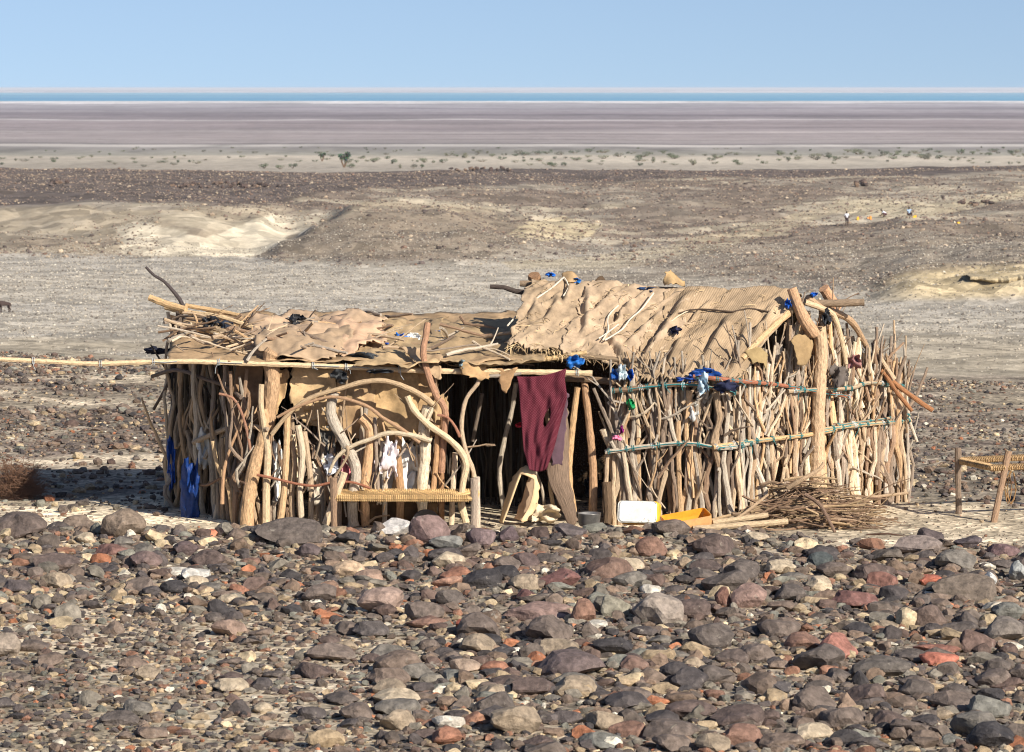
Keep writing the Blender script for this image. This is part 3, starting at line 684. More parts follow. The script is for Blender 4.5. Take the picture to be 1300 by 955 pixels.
# rails lashed with cord
def rail(pts, w0, w1, parent, D, cords=10, tint=None, ctint=TURQ, r=HR, every=None):
    mb = MB(); q = pxpath(pts, D); m = len(q)
    mb.tube(q, [(w0+(w1-w0)*i/(m-1))/2/PXM for i in range(m)], 7, tint or wcol(r), r.random(), 0.1)
    o = mb.build('rail', M_wood, parent)
    if cords:
        for i in range(cords):
            cb = MB()
            k = min(m-2, max(1, int((i+r.uniform(0.1, 0.9))/cords*m))); ax = q[k+1]-q[k-1]
            cordmesh(cb, q[k], ax, (w0+w1)/4/PXM*1.25, r.choice([1.5, 2, 3]), 0.02, ctint if r.random() < 0.8 else WHITE, 0.0045, r)
            if r.random() < 0.5:
                e = q[k]+Vector((r.uniform(-.08, .08), -0.02, r.uniform(-.16, .05))); cb.tube([q[k]+Vector((0, -0.03, 0)), q[k].lerp(e, .5)+Vector((r.uniform(-.02, .02), -.02, 0)), e], 0.0035, 4, ctint, 0, 0)
            if r.random() < 0.6 and k+4 < m:      # the cord runs on along the rail
                off = Vector((0, -(w0+w1)/4/PXM-0.006, 0.004)); cb.tube([q[k]+off, q[k+2]+off+Vector((0, 0, r.uniform(-.01, .012))), q[min(k+4, m-1)]+off], 0.0045, 4, ctint, 0, 0)
            cb.build('cord', M_cord, o)
    return o
def gD(px): return 39.92+2.3*(px-930)/222-0.12
rail([(768, 574, 39.84), (820, 567, 39.82), (870, 563, 39.82), (920, 569, 39.8), (956, 562, gD(956))], 6, 5, hut, 39.8, 12)
rail([(772, 497, 39.82), (800, 494, 39.8), (845, 489, 39.8), (890, 490, 39.8), (938, 500, 39.78)], 6, 5, hut, 39.8, 14)
rail([(880, 478, 39.78), (930, 483, 39.76), (990, 489, gD(990)), (1035, 497, gD(1035)-.06), (1080, 504, gD(1080))], 6, 3.5, hut, 39.8, 14, tint=lin(170, 110, 84))
rail([(1000, 497, gD(1000)), (1045, 494, gD(1045)-.08), (1080, 493, gD(1080)-.02), (1105, 486, gD(1105)), (1148, 491, gD(1148))], 5.5, 4.5, hut, 39.8, 10)
rail([(905, 568, 39.74), (960, 560, gD(960)), (1020, 553, gD(1020)), (1060, 546, gD(1060))], 6.5, 5, hut, 39.8, 10, tint=lin(204, 170, 124))
rail([(1040, 546, gD(1040)), (1080, 541, gD(1080)), (1120, 537, gD(1120)), (1156, 534, gD(1156))], 5.5, 5, hut, 39.8, 10, tint=lin(204, 176, 136))
rail([(1062, 540, gD(1062)), (1100, 535, gD(1100)), (1156, 527, gD(1156))], 4, 3, hut, 39.8, 5)
# heavy posts, ridge pole, rafters
def part(name, pts, w0, w1=None, D=39.9, tint=None, parent=hut, n=10, r=HR):
    return branch(MB(), pts, w0, w1, D, tint, r, n).build(name, M_wood, parent)
part('post', [(1036, 652, gD(1036)-0.02), (1038, 560, gD(1036)-0.02), (1040, 500, gD(1036)-.02), (1043, 450, gD(1036)), (1040, 415, gD(1036))], 21, 16, tint=lin(196, 166, 132), n=12)
part('rafter', [(1005, 366, gD(1000)+0.1), (1012, 385, gD(1005)+.05), (1022, 408, gD(1010)), (1034, 424, gD(1030)-0.12)], 13, 17, tint=lin(186, 150, 116), n=12)
part('rafter', [(1024, 378, 40.9), (1045, 392, 41.0), (1068, 400, 41.2), (1084, 412, 41.4), (1100, 440, 41.7)], 10, 8, tint=lin(176, 146, 114))
part('rafter', [(1022, 384, 40.8), (1044, 392, 40.85), (1058, 400, 40.95), (1068, 430, 41.0), (1074, 462, 41.05)], 8, 6, tint=lin(206, 180, 144))
part('rafter', [(1008, 392, 40.75), (985, 412, 40.5), (960, 436, 40.2), (942, 456, 40.0)], 9, 8, tint=lin(200, 168, 126))
part('rafter', [(1000, 398, 40.7), (975, 425, 40.4), (955, 452, 40.12)], 8, 6)
part('ridge_pole', [(660, 360, 41.2), (760, 364, 41.15), (900, 372, 41.1), (1000, 381, 41.0), (1040, 385, 41.0), (1097, 384, 41.0)], 8, 10, tint=lin(140, 120, 98))
part('ridge_pole', [(622, 364, 41.1), (640, 365, 41.1), (655, 370, 41.12), (680, 373, 41.12)], 6, 7, tint=lin(76, 66, 60))
part('rafter', [(690, 376, 41.4), (680, 358, 41.3), (678, 349, 41.25)], 15, 16, tint=lin(140, 108, 80), n=12)
part('rafter', [(1062, 392, 41.6), (1052, 376, 41.5), (1046, 366, 41.45)], 14, 15, tint=lin(196, 152, 116), n=12)
part('post', [(752, 678, 39.98), (753, 600, 39.95), (748, 540, 39.95), (742, 484, 39.95)], 11, 9, tint=lin(176, 140, 106))
part('post', [(728, 650, 40.1), (722, 600, 40.05), (727, 540, 40.0), (733, 492, 39.95)], 9, 8, tint=lin(206, 168, 124))
part('post', [(1135, 640, 42.1), (1142, 590, 42.0), (1136, 560, 41.95), (1140, 520, 41.95)], 9, 8)
part('lintel', [(700, 479, 39.9), (760, 483, 39.92), (800, 488, 39.95)], 9, 8, tint=lin(120, 98, 76))
# sticks that stand out of the gable's far corner
for pts, a, b_ in (([(1118, 470, 41.8), (1140, 490, 41.85), (1170, 512, 41.8), (1184, 521, 41.8)], 6, 7), ([(1125, 478, 41.8), (1140, 500, 41.6), (1158, 522, 41.5)], 6, 5),
                ([(1150, 452, 41.9), (1143, 470, 41.9), (1135, 500, 41.9)], 4, 8), ([(1110, 432, 41.8), (1118, 455, 41.8), (1135, 482, 41.8)], 5, 8)):
    part('rafter', pts, a, b_, tint=lin(160, 112, 76) if a == 6 else None)

# roof: three overlapping sheets of sacking and palm matting
def roof_pt(u, v, lift=0.0):
    """u along the ridge (left..right), v from the ridge down to the front eave (negative: down the back)"""
    xr = 0.22+u*3.36; yr = 41.12-0.14*u; zr = 2.86-0.16*u+0.03*math.sin(9*u)+0.02*math.sin(23*u)
    xe = -0.06+u*2.86; ye = 39.97+0.05*math.sin(5*u); ze = 2.10-0.31*u+0.05*math.sin(6*u+1)
    xb = xr+0.2; yb = 42.6; zb = 1.72
    if v >= 0: a = Vector((xr, yr, zr)); b = Vector((xe, ye, ze)); t = v
    else: a = Vector((xr, yr, zr)); b = Vector((xb, yb, zb)); t = -v
    p = a.lerp(b, t); p.z += (0.02+0.05*mnoise.noise(Vector((u*3.3, v*1.5, 8)))-0.05*math.sin(u*3.1))*math.sin(math.pi*min(t, 1))
    return p+Vector((0, -0.4, 0.9))*lift
CREASE = []      # the deep folds of the cloth: from (u, v) to (u, v), height, width in metres
for (xa, ya, xb, yb, A_, W_) in ((792, 383, 764, 434, .085, .05), (776, 366, 742, 418, .05, .05), (706, 388, 688, 428, .05, .05), (742, 372, 733, 446, .06, .05), (862, 368, 796, 476, .085, .07), (828, 392, 786, 446, .06, .05), (908, 404, 876, 462, .07, .07),
        (930, 414, 912, 474, .06, .06), (762, 438, 790, 480, .07, .05), (965, 385, 930, 440, .05, .06), (812, 366, 788, 396, .05, .04), (680, 400, 664, 440, .04, .05), (850, 430, 830, 480, .06, .05), (720, 362, 712, 400, .05, .04), (888, 380, 862, 410, .04, .04)):
    q_ = []
    for x_, y_ in ((xa, ya), (xb, yb)):
        v_ = (y_-360)/(112.0); q_ += [(x_-(675-32*v_))/(328-41*v_), v_]
    CREASE.append((*q_, A_, W_))
def roof_fn(u0, u1, v0, v1, seed, amp=0.05, lift=0.02, diag=0.55, sag=0.0):
    o1 = Vector((seed*3.1, seed*1.7, 0))
    def fn(s, t):
        u = u0+(u1-u0)*s; v = v0+(v1-v0)*t
        e = (abs(s-0.5)*2)**6; u += (0.03*mnoise.noise(Vector((t*9, seed, 0)))+.02*mnoise.noise(Vector((t*37, seed, 0))))*e; v += (0.10*mnoise.noise(Vector((s*7, seed, 4)))+.07*mnoise.noise(Vector((s*61, seed, 4))))*t**6
        p = roof_pt(u, v, lift)
        w_ = (u*3.6+abs(v)*diag)           # folds run down the slope, slanting with the pull of the cloth
        k = mnoise.noise(Vector((w_*4.3, v*0.9, seed)))+0.55*mnoise.noise(Vector((w_*8.5, v*3.6, seed+3)))+0.25*mnoise.noise(Vector((w_*15, v*9, seed+3)))+0.7*mnoise.noise(Vector((u*7, v*3, seed+7)))
        ridge = 1-abs(k); cz = 0.0
        for (ua, va, ub, vb, A_, W_) in CREASE:
            if not (min(va, vb)-.05 < v < max(va, vb)+.05): continue
            f_ = (v-va)/(vb-va); du = (u-(ua+(ub-ua)*f_)+0.006*mnoise.noise(Vector((v*9, ua*20, 1))))*3.1; en = max(0, math.sin(math.pi*min(1, max(0, f_))))**.5
            cz += A_*en*(math.exp(-((du-W_*1.1)/W_)**2)-0.9*math.exp(-((du+W_*.5)/(W_*.7))**2))
        p += Vector((0, -0.45, 0.9))*(cz+amp*(k*0.9+0.7*ridge**3-0.3)*(0.35+0.65*math.sin(math.pi*min(1, max(0.06, abs(v)*0.9)))))
        p.z -= sag*math.sin(math.pi*s)
        return p
    return fn
NO = lambda: None
sheet('roof_sacking', 120, 70, roof_fn(0.0, 0.56, -1.0, 1.02, 2, 0.085, 0.02, 0.9), M_sack, hut, 0.01, TAN2, tintfn=lambda u, v: tuple(c*(1.0+0.14*mnoise.noise(Vector((u*5, v*7, 1)))) for c in lin(160, 139, 113)))
sheet('roof_sacking', 70, 50, roof_fn(0.22, 0.64, -0.05, 0.99, 5, 0.09, 0.045, 1.0), M_sack, hut, 0.01, TAN2, tintfn=lambda u, v: tuple(c*(1.0+0.14*mnoise.noise(Vector((u*5, v*7, 9)))) for c in lin(168, 146, 120)))
sheet('roof_mat', 110, 80, roof_fn(0.52, 1.0, -1.0, 1.12, 9, 0.07, 0.05, 0.7), M_woven, hut, 0.012, uvs=(4, 16), tintfn=lambda u, v: tuple(c*(1.0+0.12*mnoise.noise(Vector((u*5, v*7, 2)))) for c in lin(174, 150, 120)))
# flaps and rag ends standing at the ridge
pxsheet('roof_mat', [[(846, 346, 41.1), (852, 344, 41.2), (862, 354, 41.3)], [(842, 364, 41.05), (856, 362, 40.95), (872, 366, 41.25)]], M_woven, hut, nu=10, nv=10, fold=0.02, tint=lin(204, 170, 122), uvs=(3, 3), rag=0.02)
pxsheet('roof_mat', [[(757, 354, 41.1), (763, 350, 41.15), (768, 353, 41.2)], [(754, 364, 41.1), (762, 366, 41.05), (771, 365, 41.15)]], M_woven, hut, nu=8, nv=6, fold=0.02, tint=lin(96, 78, 60), uvs=(2, 2))
pxsheet('roof_mat', [[(714, 346, 41.2), (724, 344, 41.2), (732, 350, 41.2)], [(712, 358, 41.1), (722, 358, 41.0), (734, 358, 41.1)]], M_woven, hut, nu=8, nv=6, fold=0.03, tint=lin(192, 160, 118), uvs=(3, 3))
# frayed threads along the eave and loose straw lying on the mats
fr = MB()
for i in range(420):
    u_ = HR.random(); v_ = HR.choice([HR.uniform(.94, 1.04), HR.uniform(.94, 1.04), HR.uniform(0.05, .95)]); q = roof_pt(u_, v_, 0.09 if v_ < .94 else 0.03); a_ = HR.gauss(0, .9); L_ = HR.uniform(.04, .16)
    e_ = q+(Vector((math.sin(a_)*L_, -0.03, -abs(math.cos(a_))*L_)) if v_ > .94 else Vector((math.cos(a_*2)*L_, math.sin(a_*2)*L_*.7, math.sin(a_*2)*L_*.35)))
    fr.tube([q, q.lerp(e_, .5)+Vector((HR.uniform(-.02, .02), -.01, .01)), e_], [.005, .004, .003], 3, HR.choice([lin(206, 180, 138), lin(170, 146, 110), lin(140, 118, 88)]), 0, 0)
tag(fr.build('frayed_threads', M_cord, hut), kind='stuff')
# cords over the roof
cb = MB()
for a in (((716, 352), (700, 366), (680, 380), (655, 402), (644, 414)), ((716, 352), (722, 364), (715, 376)), ((785, 388), (772, 402), (772, 420), (765, 432)), ((830, 372), (815, 392), (800, 405), (790, 418), (768, 432)), ((760, 430), (772, 422), (785, 412))):
    cb.tube(pxpath([(x, y, 41.1-(y-360)/100*1.2-0.12) for x, y in a]), 0.009, 5, lin(206, 196, 176), 0, 0.1)
cb.tube(pxpath([(x, y, 41.1-(y-365)/100*1.1-0.16) for x, y in ((848, 396), (856, 400), (875, 394), (900, 393), (930, 396), (950, 392), (985, 398))]), 0.012, 5, lin(74, 60, 48), 0, 0.2)
cb.tube(pxpath([(x, y, 41.1-(y-365)/100*1.1-0.16) for x, y in ((848, 412), (860, 402), (875, 394))]), 0.008, 5, lin(206, 190, 160), 0, 0.1)
cb.build('roof_cord', M_cord, hut)
# lining mats added inside the walls to block light, tinted dark for interior shade
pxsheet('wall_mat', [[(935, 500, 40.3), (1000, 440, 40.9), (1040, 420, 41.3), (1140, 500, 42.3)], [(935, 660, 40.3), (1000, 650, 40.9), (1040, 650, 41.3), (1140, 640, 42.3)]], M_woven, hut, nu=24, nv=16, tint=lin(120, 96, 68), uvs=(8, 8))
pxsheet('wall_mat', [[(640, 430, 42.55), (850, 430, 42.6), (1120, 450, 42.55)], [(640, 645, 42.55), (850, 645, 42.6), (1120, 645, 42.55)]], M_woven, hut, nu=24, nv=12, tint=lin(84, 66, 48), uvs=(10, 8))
# palm mat folded over the gable, tan, and dark rags in the gap
pxsheet('wall_mat', [[(1004, 430, 40.45), (1018, 424, 40.55), (1032, 434, 40.65)], [(1010, 450, 40.4), (1020, 446, 40.5), (1029, 450, 40.6)], [(1013, 462, 40.4), (1020, 464, 40.45), (1025, 461, 40.55)]], M_woven, hut, nu=12, nv=12, tint=lin(172, 144, 104), uvs=(4, 4))
pxsheet('wall_mat', [[(946, 446, 40.0), (962, 440, 40.1), (975, 450, 40.2)], [(956, 462, 40.0), (966, 460, 40.1), (973, 470, 40.15)]], M_woven, hut, nu=8, nv=8, tint=lin(176, 152, 108), uvs=(3, 3))

# ================================================================== LOW FLAT-ROOFED SHELTER (left)
low = thing('stick_shelter', P(330, 668, 39.85), 'low flat-roofed stick shelter with hanging palm mats and a long pale pole along its front', 'shelter')
LR = random.Random(77)
def lpart(name, pts, w0, w1=None, D=39.8, tint=None, n=8, parent=low, dark=0.0):
    return branch(MB(), pts, w0, w1, D, tint, LR, n, dark).build(name, M_wood, parent)
# side wall, in the shade
lowst = []
for i in range(44):
    t = (i+LR.uniform(0, .9))/44; px = 316-104*t; D = 39.8+2.15*t; x = (px-650)*D/FPX
    top = float(np.interp(t, [0, 1], [2.0, 2.45]))
    z1 = top*LR.uniform(0.85, 1.0) if LR.random() < 0.55 else LR.uniform(0.8, 1.6)
    mb = MB(); stick(mb, (x+LR.choice([-.04, .02]), D-0.02, -0.04), (x+LR.uniform(-.18, .18), D+LR.uniform(-.15, .15), z1), LR.uniform(.02, .046), LR.uniform(.015, .032), LR, 0.06, 0.4)
    lowst.append((z1*(1+(t > .1)), mb))
for i in range(26):
    t = LR.random(); px = 316-104*t; D = 39.8+2.15*t; x = (px-650)*D/FPX; z0 = LR.uniform(0.3, 1.3)
    mb = MB(); stick(mb, (x-0.05, D-0.06, z0), (x+LR.uniform(-.35, .35), D+LR.uniform(-.3, .2), z0+LR.uniform(.5, 1.0)), LR.uniform(.012, .03), LR.uniform(.008, .02), LR, 0.07, 0.6)
    lowst.append((0.5, mb))
# front wall: short uprights behind the named posts
for i in range(52):
    px = LR.uniform(322, 585); x = (px-650)*39.95/FPX
    if 560 < px: continue
    z1 = LR.uniform(0.7, 1.45)
    mb = MB(); stick(mb, (x, 39.95+LR.uniform(-.03, .1), -0.04), (x+LR.uniform(-.12, .12), 39.95+LR.uniform(-.05, .12), z1), LR.uniform(.018, .042), LR.uniform(.014, .03), LR, 0.05, 0.45)
    lowst.append((1.0*z1, mb))
for i in range(40):
    px = LR.uniform(322, 575); x = (px-650)*39.8/FPX; z0 = LR.uniform(.1, 1.1); a_ = LR.gauss(0, .5); L_ = LR.uniform(.25, .7)
    mb = MB(); stick(mb, (x, 39.72, z0), (x+L_*math.sin(a_), 39.7, z0+L_*math.cos(a_)), LR.uniform(.007, .016), LR.uniform(.005, .010), LR, .07, .7, n=5); lowst.append((.2, mb))
lowst.sort(key=lambda p: -p[0])
lowtw = MB()
for k, (imp, mb) in enumerate(lowst):
    if k < 84: mb.build('wall_stick', M_wood, low)
    else:
        b = len(lowtw.v); lowtw.v += mb.v; lowtw.c += mb.c; lowtw.uv += mb.uv; lowtw.f += [tuple(i+b for i in f) for f in mb.f]
xa = (216-650)*41.95/FPX
curtain(lowtw, [((300-650)*40.2/FPX, 40.2), (xa+.05, 41.9)], 34, 2.1, LR, dark=0.78)  # inner and back rows: the dark tint stands in for interior shade
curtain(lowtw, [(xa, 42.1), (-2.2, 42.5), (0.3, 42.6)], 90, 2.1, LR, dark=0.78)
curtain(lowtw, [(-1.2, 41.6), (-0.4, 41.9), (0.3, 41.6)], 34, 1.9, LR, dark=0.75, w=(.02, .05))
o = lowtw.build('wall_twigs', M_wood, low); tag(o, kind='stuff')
pxsheet('wall_mat', [[(216, 400, 42.2), (420, 420, 42.6), (660, 430, 42.6)], [(216, 642, 42.2), (420, 642, 42.6), (660, 642, 42.6)]], M_woven, low, nu=24, nv=12, tint=lin(84, 66, 48), uvs=(10, 8))  # dark mat added behind the back sticks to keep light out
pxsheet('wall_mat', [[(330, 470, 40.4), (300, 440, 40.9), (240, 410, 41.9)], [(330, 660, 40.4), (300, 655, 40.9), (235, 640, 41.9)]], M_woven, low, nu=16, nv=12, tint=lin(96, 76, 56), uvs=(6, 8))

# posts, branches and arches of the front
F = 39.72
part_l = lambda n, p, a, b=None, **k: lpart(n, p, a, b, **k)
lpart('post', [(313, 672), (316, 630), (324, 590), (333, 560), (336, 540), (333, 520)], 19, 14, tint=lin(190, 156, 118), n=12, D=39.75)
lpart('post', [(338, 560), (342, 520), (346, 480), (343, 455), (347, 446)], 17, 20, tint=lin(178, 146, 112), n=12, D=39.85)
lpart('post', [(338, 668), (338, 620), (340, 575), (336, 545), (331, 510), (332, 488)], 11, 7, tint=lin(204, 180, 144), D=39.7)
lpart('post', [(355, 669), (361, 620), (364, 560), (365, 522)], 9, 8, tint=lin(206, 172, 130), D=39.68)
lpart('post', [(383, 665), (381, 620), (384, 575), (378, 540)], 7, 8, tint=lin(206, 188, 160), D=39.7)
lpart('post', [(395, 664), (395, 620), (391, 580), (386, 548)], 7, 7, D=39.72)
lpart('post', [(372, 668), (370, 630), (374, 590), (371, 560)], 8, 6, D=39.8)
lpart('post', [(413, 666), (433, 612), (437, 600)], 10, 9, tint=lin(214, 190, 156), D=39.3)
lpart('post', [(424, 498), (420, 525), (432, 552), (446, 578), (452, 600), (447, 640), (449, 668)], 13, 14, tint=lin(180, 168, 150), D=39.7, n=10)
lpart('post', [(458, 530), (470, 545), (468, 580), (463, 620), (464, 668)], 14, 11, tint=lin(200, 162, 122), D=39.75, n=10)
lpart('post', [(476, 530), (478, 580), (480, 625)], 4.5, 5, D=39.7)
lpart('post', [(487, 560), (484, 580), (489, 600), (488, 665)], 6, 7, D=39.75)
lpart('post', [(506, 548), (505, 580), (508, 625), (507, 668)], 10, 11, tint=lin(170, 134, 98), D=39.78)
lpart('post', [(544, 516), (538, 540), (540, 575), (536, 620), (537, 668)], 14, 13, tint=lin(216, 200, 172), D=39.72, n=10)
lpart('post', [(556, 540), (554, 580), (550, 622)], 6, 7, tint=lin(190, 150, 110), D=39.7)
lpart('post', [(563, 530), (561, 580), (560, 668)], 8, 8, tint=lin(160, 122, 88), D=39.85)
lpart('post', [(578, 575), (575, 620), (573, 668)], 8, 7, D=39.9)
lpart('branch', [(517, 503), (525, 520), (545, 540), (568, 556), (584, 572), (592, 590), (588, 612), (586, 640), (592, 664)], 8, 9, tint=lin(212, 190, 154), D=39.6)
lpart('branch', [(345, 552), (358, 535), (378, 515), (402, 502), (430, 494), (462, 485), (490, 484), (515, 492), (535, 502), (550, 514)], 5, 7.5, tint=lin(186, 160, 126), D=39.62, n=9)
lpart('branch', [(352, 530), (370, 520), (395, 510), (420, 504), (445, 508), (470, 518), (485, 530), (510, 545), (533, 562)], 3.5, 5, tint=lin(176, 142, 110), D=39.6)
lpart('branch', [(418, 600), (428, 580), (448, 566), (470, 558), (492, 550), (520, 552), (548, 560)], 4, 7, tint=lin(206, 188, 158), D=39.6)
lpart('branch', [(425, 606), (435, 590), (442, 576), (440, 566)], 3.5, 4, D=39.58)
lpart('branch', [(326, 603), (350, 608), (375, 614), (400, 617), (425, 612), (450, 613), (470, 620)], 3.5, 3, tint=lin(156, 104, 80), D=39.6)
lpart('branch', [(543, 410, 39.75), (540, 430, 39.7), (537, 450, 39.65), (545, 480, 39.65), (555, 505, 39.65), (565, 520, 39.65), (563, 560, 39.7), (560, 600, 39.75)], 8, 9, tint=lin(172, 132, 104))
lpart('branch', [(553, 462), (550, 480), (556, 500)], 6, 5, D=39.75)
lpart('branch', [(610, 476), (606, 488), (596, 500), (589, 515), (586, 545), (592, 575), (601, 600), (603, 630), (606, 664)], 5, 7, tint=lin(196, 172, 142), D=39.7, n=9)
lpart('branch', [(555, 527), (568, 530), (578, 542), (584, 555)], 3, 4, tint=lin(164, 116, 92), D=39.6)
lpart('branch', [(612, 478), (640, 477), (662, 474)], 4, 5, D=39.72)
lpart('branch', [(278, 500), (295, 505), (305, 520), (313, 545), (318, 572)], 3.5, 3.5, tint=lin(164, 122, 98), D=39.75)
lpart('branch', [(282, 640), (284, 600), (292, 570), (305, 540), (314, 520)], 5, 3, tint=lin(190, 152, 116), D=39.85)
lpart('branch', [(270, 560), (276, 590), (290, 620), (294, 650), (298, 672)], 5, 6, tint=lin(206, 176, 134), D=39.95)
lpart('branch', [(193, 478, 41.6), (225, 470, 41.2), (262, 482, 40.6), (290, 492, 40.2), (306, 505, 39.9)], 5, 5, tint=lin(120, 104, 92))
lpart('branch', [(246, 562, 40.8), (285, 545, 40.3), (310, 540, 39.95), (340, 545, 39.65)], 7, 6, tint=lin(176, 156, 132))
lpart('branch', [(240, 612, 40.7), (262, 616, 40.4), (285, 606, 40.1), (312, 614, 39.7)], 4, 3, tint=lin(140, 112, 90))
lpart('branch', [(195, 520, 41.9), (212, 490, 41.8), (222, 470, 41.8)], 4, 4, tint=lin(104, 88, 76))
lpart('branch', [(600, 560, 40.9), (606, 530, 40.8), (612, 500, 40.7)], 5, 5, dark=0.2)
lpart('post', [(640, 650, 40.9), (634, 600, 40.9), (640, 560, 40.85), (650, 520, 40.8), (655, 486, 40.7)], 7, 6, dark=0.1)
lpart('post', [(712, 650, 40.8), (706, 600, 40.7), (700, 560, 40.6), (690, 500, 40.5)], 7, 6)
lpart('post', [(692, 650, 40.6), (688, 620, 40.5), (680, 598, 40.4)], 5, 3)
lpart('post', [(706, 656, 40.3), (700, 630, 40.3), (697, 590, 40.3)], 6, 4, tint=lin(216, 188, 146))
# long front pole and roof poles
F0 = 39.74
rail([(-4, 456, 39.6), (60, 459, 39.65), (120, 462, 39.68), (180, 460, 39.7), (240, 459, 39.7), (300, 461, F0), (360, 463, F0), (440, 466, F0), (540, 471, F0), (650, 472, F0), (700, 473, F0), (752, 474, F0)], 6, 7.5, low, F0, 9, tint=lin(222, 194, 154), ctint=lin(170, 176, 176), r=LR)
lpart('rafter', [(190, 378, 41.9), (214, 387, 41.8), (236, 393, 41.7)], 9.5, 9, tint=lin(206, 172, 126), n=9)
lpart('rafter', [(236, 388, 41.9), (270, 394, 41.8), (306, 401, 41.6)], 6, 6, tint=lin(206, 172, 126))
lpart('rafter', [(210, 391, 42.0), (240, 397, 41.8), (280, 403, 41.5), (330, 420, 41.1), (360, 436, 40.8)], 6, 8, tint=lin(222, 192, 148))
lpart('rafter', [(236, 424, 41.7), (262, 420, 41.3), (288, 430, 40.9), (306, 440, 40.6)], 5, 7, tint=lin(206, 180, 140))
lpart('rafter', [(262, 414, 41.3), (290, 424, 41.0), (330, 440, 40.5), (352, 452, 40.1)], 9, 9, tint=lin(176, 152, 120), n=10)
lpart('rafter', [(286, 434, 41.0), (310, 440, 40.6), (336, 452, 40.0), (350, 462, 39.85)], 11, 10, tint=lin(170, 142, 110), n=10)
lpart('rafter', [(185, 339, 41.9), (196, 350, 41.9), (208, 357, 41.9), (220, 370, 41.9), (228, 380, 41.9), (233, 390, 41.9)], 3.5, 6, tint=lin(78, 70, 68))
lpart('post', [(213, 396, 41.9), (217, 420, 41.9), (224, 446, 41.9)], 4.5, 4, tint=lin(196, 180, 156))
lpart('post', [(228, 394, 41.9), (226, 430, 41.9), (223, 480, 41.9)], 10, 9, tint=lin(100, 88, 78))
lpart('rafter', [(244, 396, 41.5), (250, 408, 41.3), (247, 420, 41.3)], 4, 3)
lpart('rafter', [(300, 424, 41.0), (325, 434, 40.6), (346, 444, 40.2)], 14, 12, tint=lin(182, 158, 126), n=11)
lpart('rafter', [(560, 458, 40.1), (620, 455, 40.2), (680, 450, 40.3)], 6, 6, tint=lin(140, 116, 88))
lpart('rafter', [(590, 466, 39.9), (640, 461, 39.95), (700, 455, 40.0), (745, 448, 40.0)], 6, 7, tint=lin(206, 174, 126))
lpart('rafter', [(740, 452, 40.0), (790, 457, 40.0), (830, 459, 40.0)], 7, 6, tint=lin(140, 120, 96))
# mats and flat roof covering
def flat_fn(px0, px1, d0, d1, z0, z1, amp, seed, dip=0.0):
    def fn(u, v):
        D = d0+(d1-d0)*v; px = px0+(px1-px0)*u; x = (px-650)*41/FPX; z = z0+(z1-z0)*v
        k = mnoise.noise(Vector((x*2.2, D*1.7, seed)))+0.5*mnoise.noise(Vector((x*6, D*3.5, seed)))+0.25*mnoise.noise(Vector((x*15, D*9, seed)))
        e = (abs(u-.5)*2)**8+(abs(v-.5)*2)**8
        return Vector((x+0.05*e*mnoise.noise(Vector((D*7, x*3, seed+3))), D+0.08*e*mnoise.noise(Vector((x*9, D, seed))), z+amp*k-dip*math.sin(math.pi*u)*math.sin(math.pi*v)))
    return fn
def blob(k):
    return lambda u, v: (abs(u-.5)*2)**3+(abs(v-.5)*2)**3+0.55*mnoise.noise(Vector((u*4, v*4, k*1.3)))+0.3*mnoise.noise(Vector((u*11, v*9, k*1.3))) < 0.95
sheet('roof_mat', 90, 30, flat_fn(222, 672, 42.5, 39.74, 2.38, 1.98, 0.05, 1, 0.04), M_sack, low, 0.01, tint=lin(160, 134, 102))
sheet('roof_mat', 60, 26, flat_fn(455, 560, 42.1, 39.6, 2.36, 1.97, 0.08, 12, 0.02), M_woven, low, 0.012, uvs=(14, 10), tint=lin(196, 168, 128))
sheet('roof_mat', 60, 26, flat_fn(545, 690, 42.0, 39.65, 2.34, 1.98, 0.08, 15, 0.0), M_woven, low, 0.012, uvs=(12, 16), tint=lin(180, 154, 118))
sheet('roof_mat', 60, 30, flat_fn(305, 492, 41.9, 40.0, 2.44, 2.04, 0.10, 21, -0.03), M_hide, low, 0.01, tint=lin(176, 150, 122), keep=blob(21))
sheet('roof_mat', 40, 20, flat_fn(330, 450, 41.0, 39.75, 2.33, 2.03, 0.09, 25, -0.04), M_hide, low, 0.01, tint=lin(166, 142, 114), keep=blob(25))
sheet('roof_mat', 40, 20, flat_fn(395, 490, 41.6, 39.9, 2.40, 2.08, 0.09, 28, -0.02), M_hide, low, 0.01, tint=lin(190, 158, 128), keep=blob(28))
def hang(grid, tint, uvs=(3, 4), m=M_sack, D=39.98, seed=0, nu=16, nv=14, fold=0.055, rag=0.02, name='hanging_mat', parent=low):
    tint = (tint[0]*.78, tint[1]*.78, tint[2]*.84)
    if seed <= 6: grid = [[(p[0], p[1]-9) for p in grid[0]]]+grid[1:]
    return pxsheet(name, grid, m or M_woven, parent, D=D, nu=nu, nv=nv, fold=fold, seed=seed, tint=tint, uvs=uvs, rag=rag)
hang([[(300, 466), (318, 468), (336, 470)], [(296, 500), (312, 505), (330, 505)], [(298, 545), (312, 548), (328, 545)]], lin(150, 120, 88), seed=1, D=40.05)
hang([[(336, 472), (352, 474), (366, 476)], [(336, 500), (352, 505), (364, 495)], [(338, 530), (350, 530), (352, 512)]], lin(198, 164, 116), seed=2)
hang([[(372, 472), (398, 474), (424, 476)], [(368, 500), (395, 505), (428, 505)], [(376, 530), (398, 542), (430, 548)]], lin(206, 176, 128), seed=3)
hang([[(428, 470), (450, 472), (478, 472)], [(426, 510), (450, 515), (476, 515)], [(430, 550), (452, 556), (474, 552)]], lin(190, 158, 114), seed=4, D=40.02)
hang([[(468, 470), (500, 472), (530, 474)], [(472, 510), (500, 515), (532, 512)], [(474, 560), (500, 562), (528, 556)]], lin(210, 176, 124), seed=5)
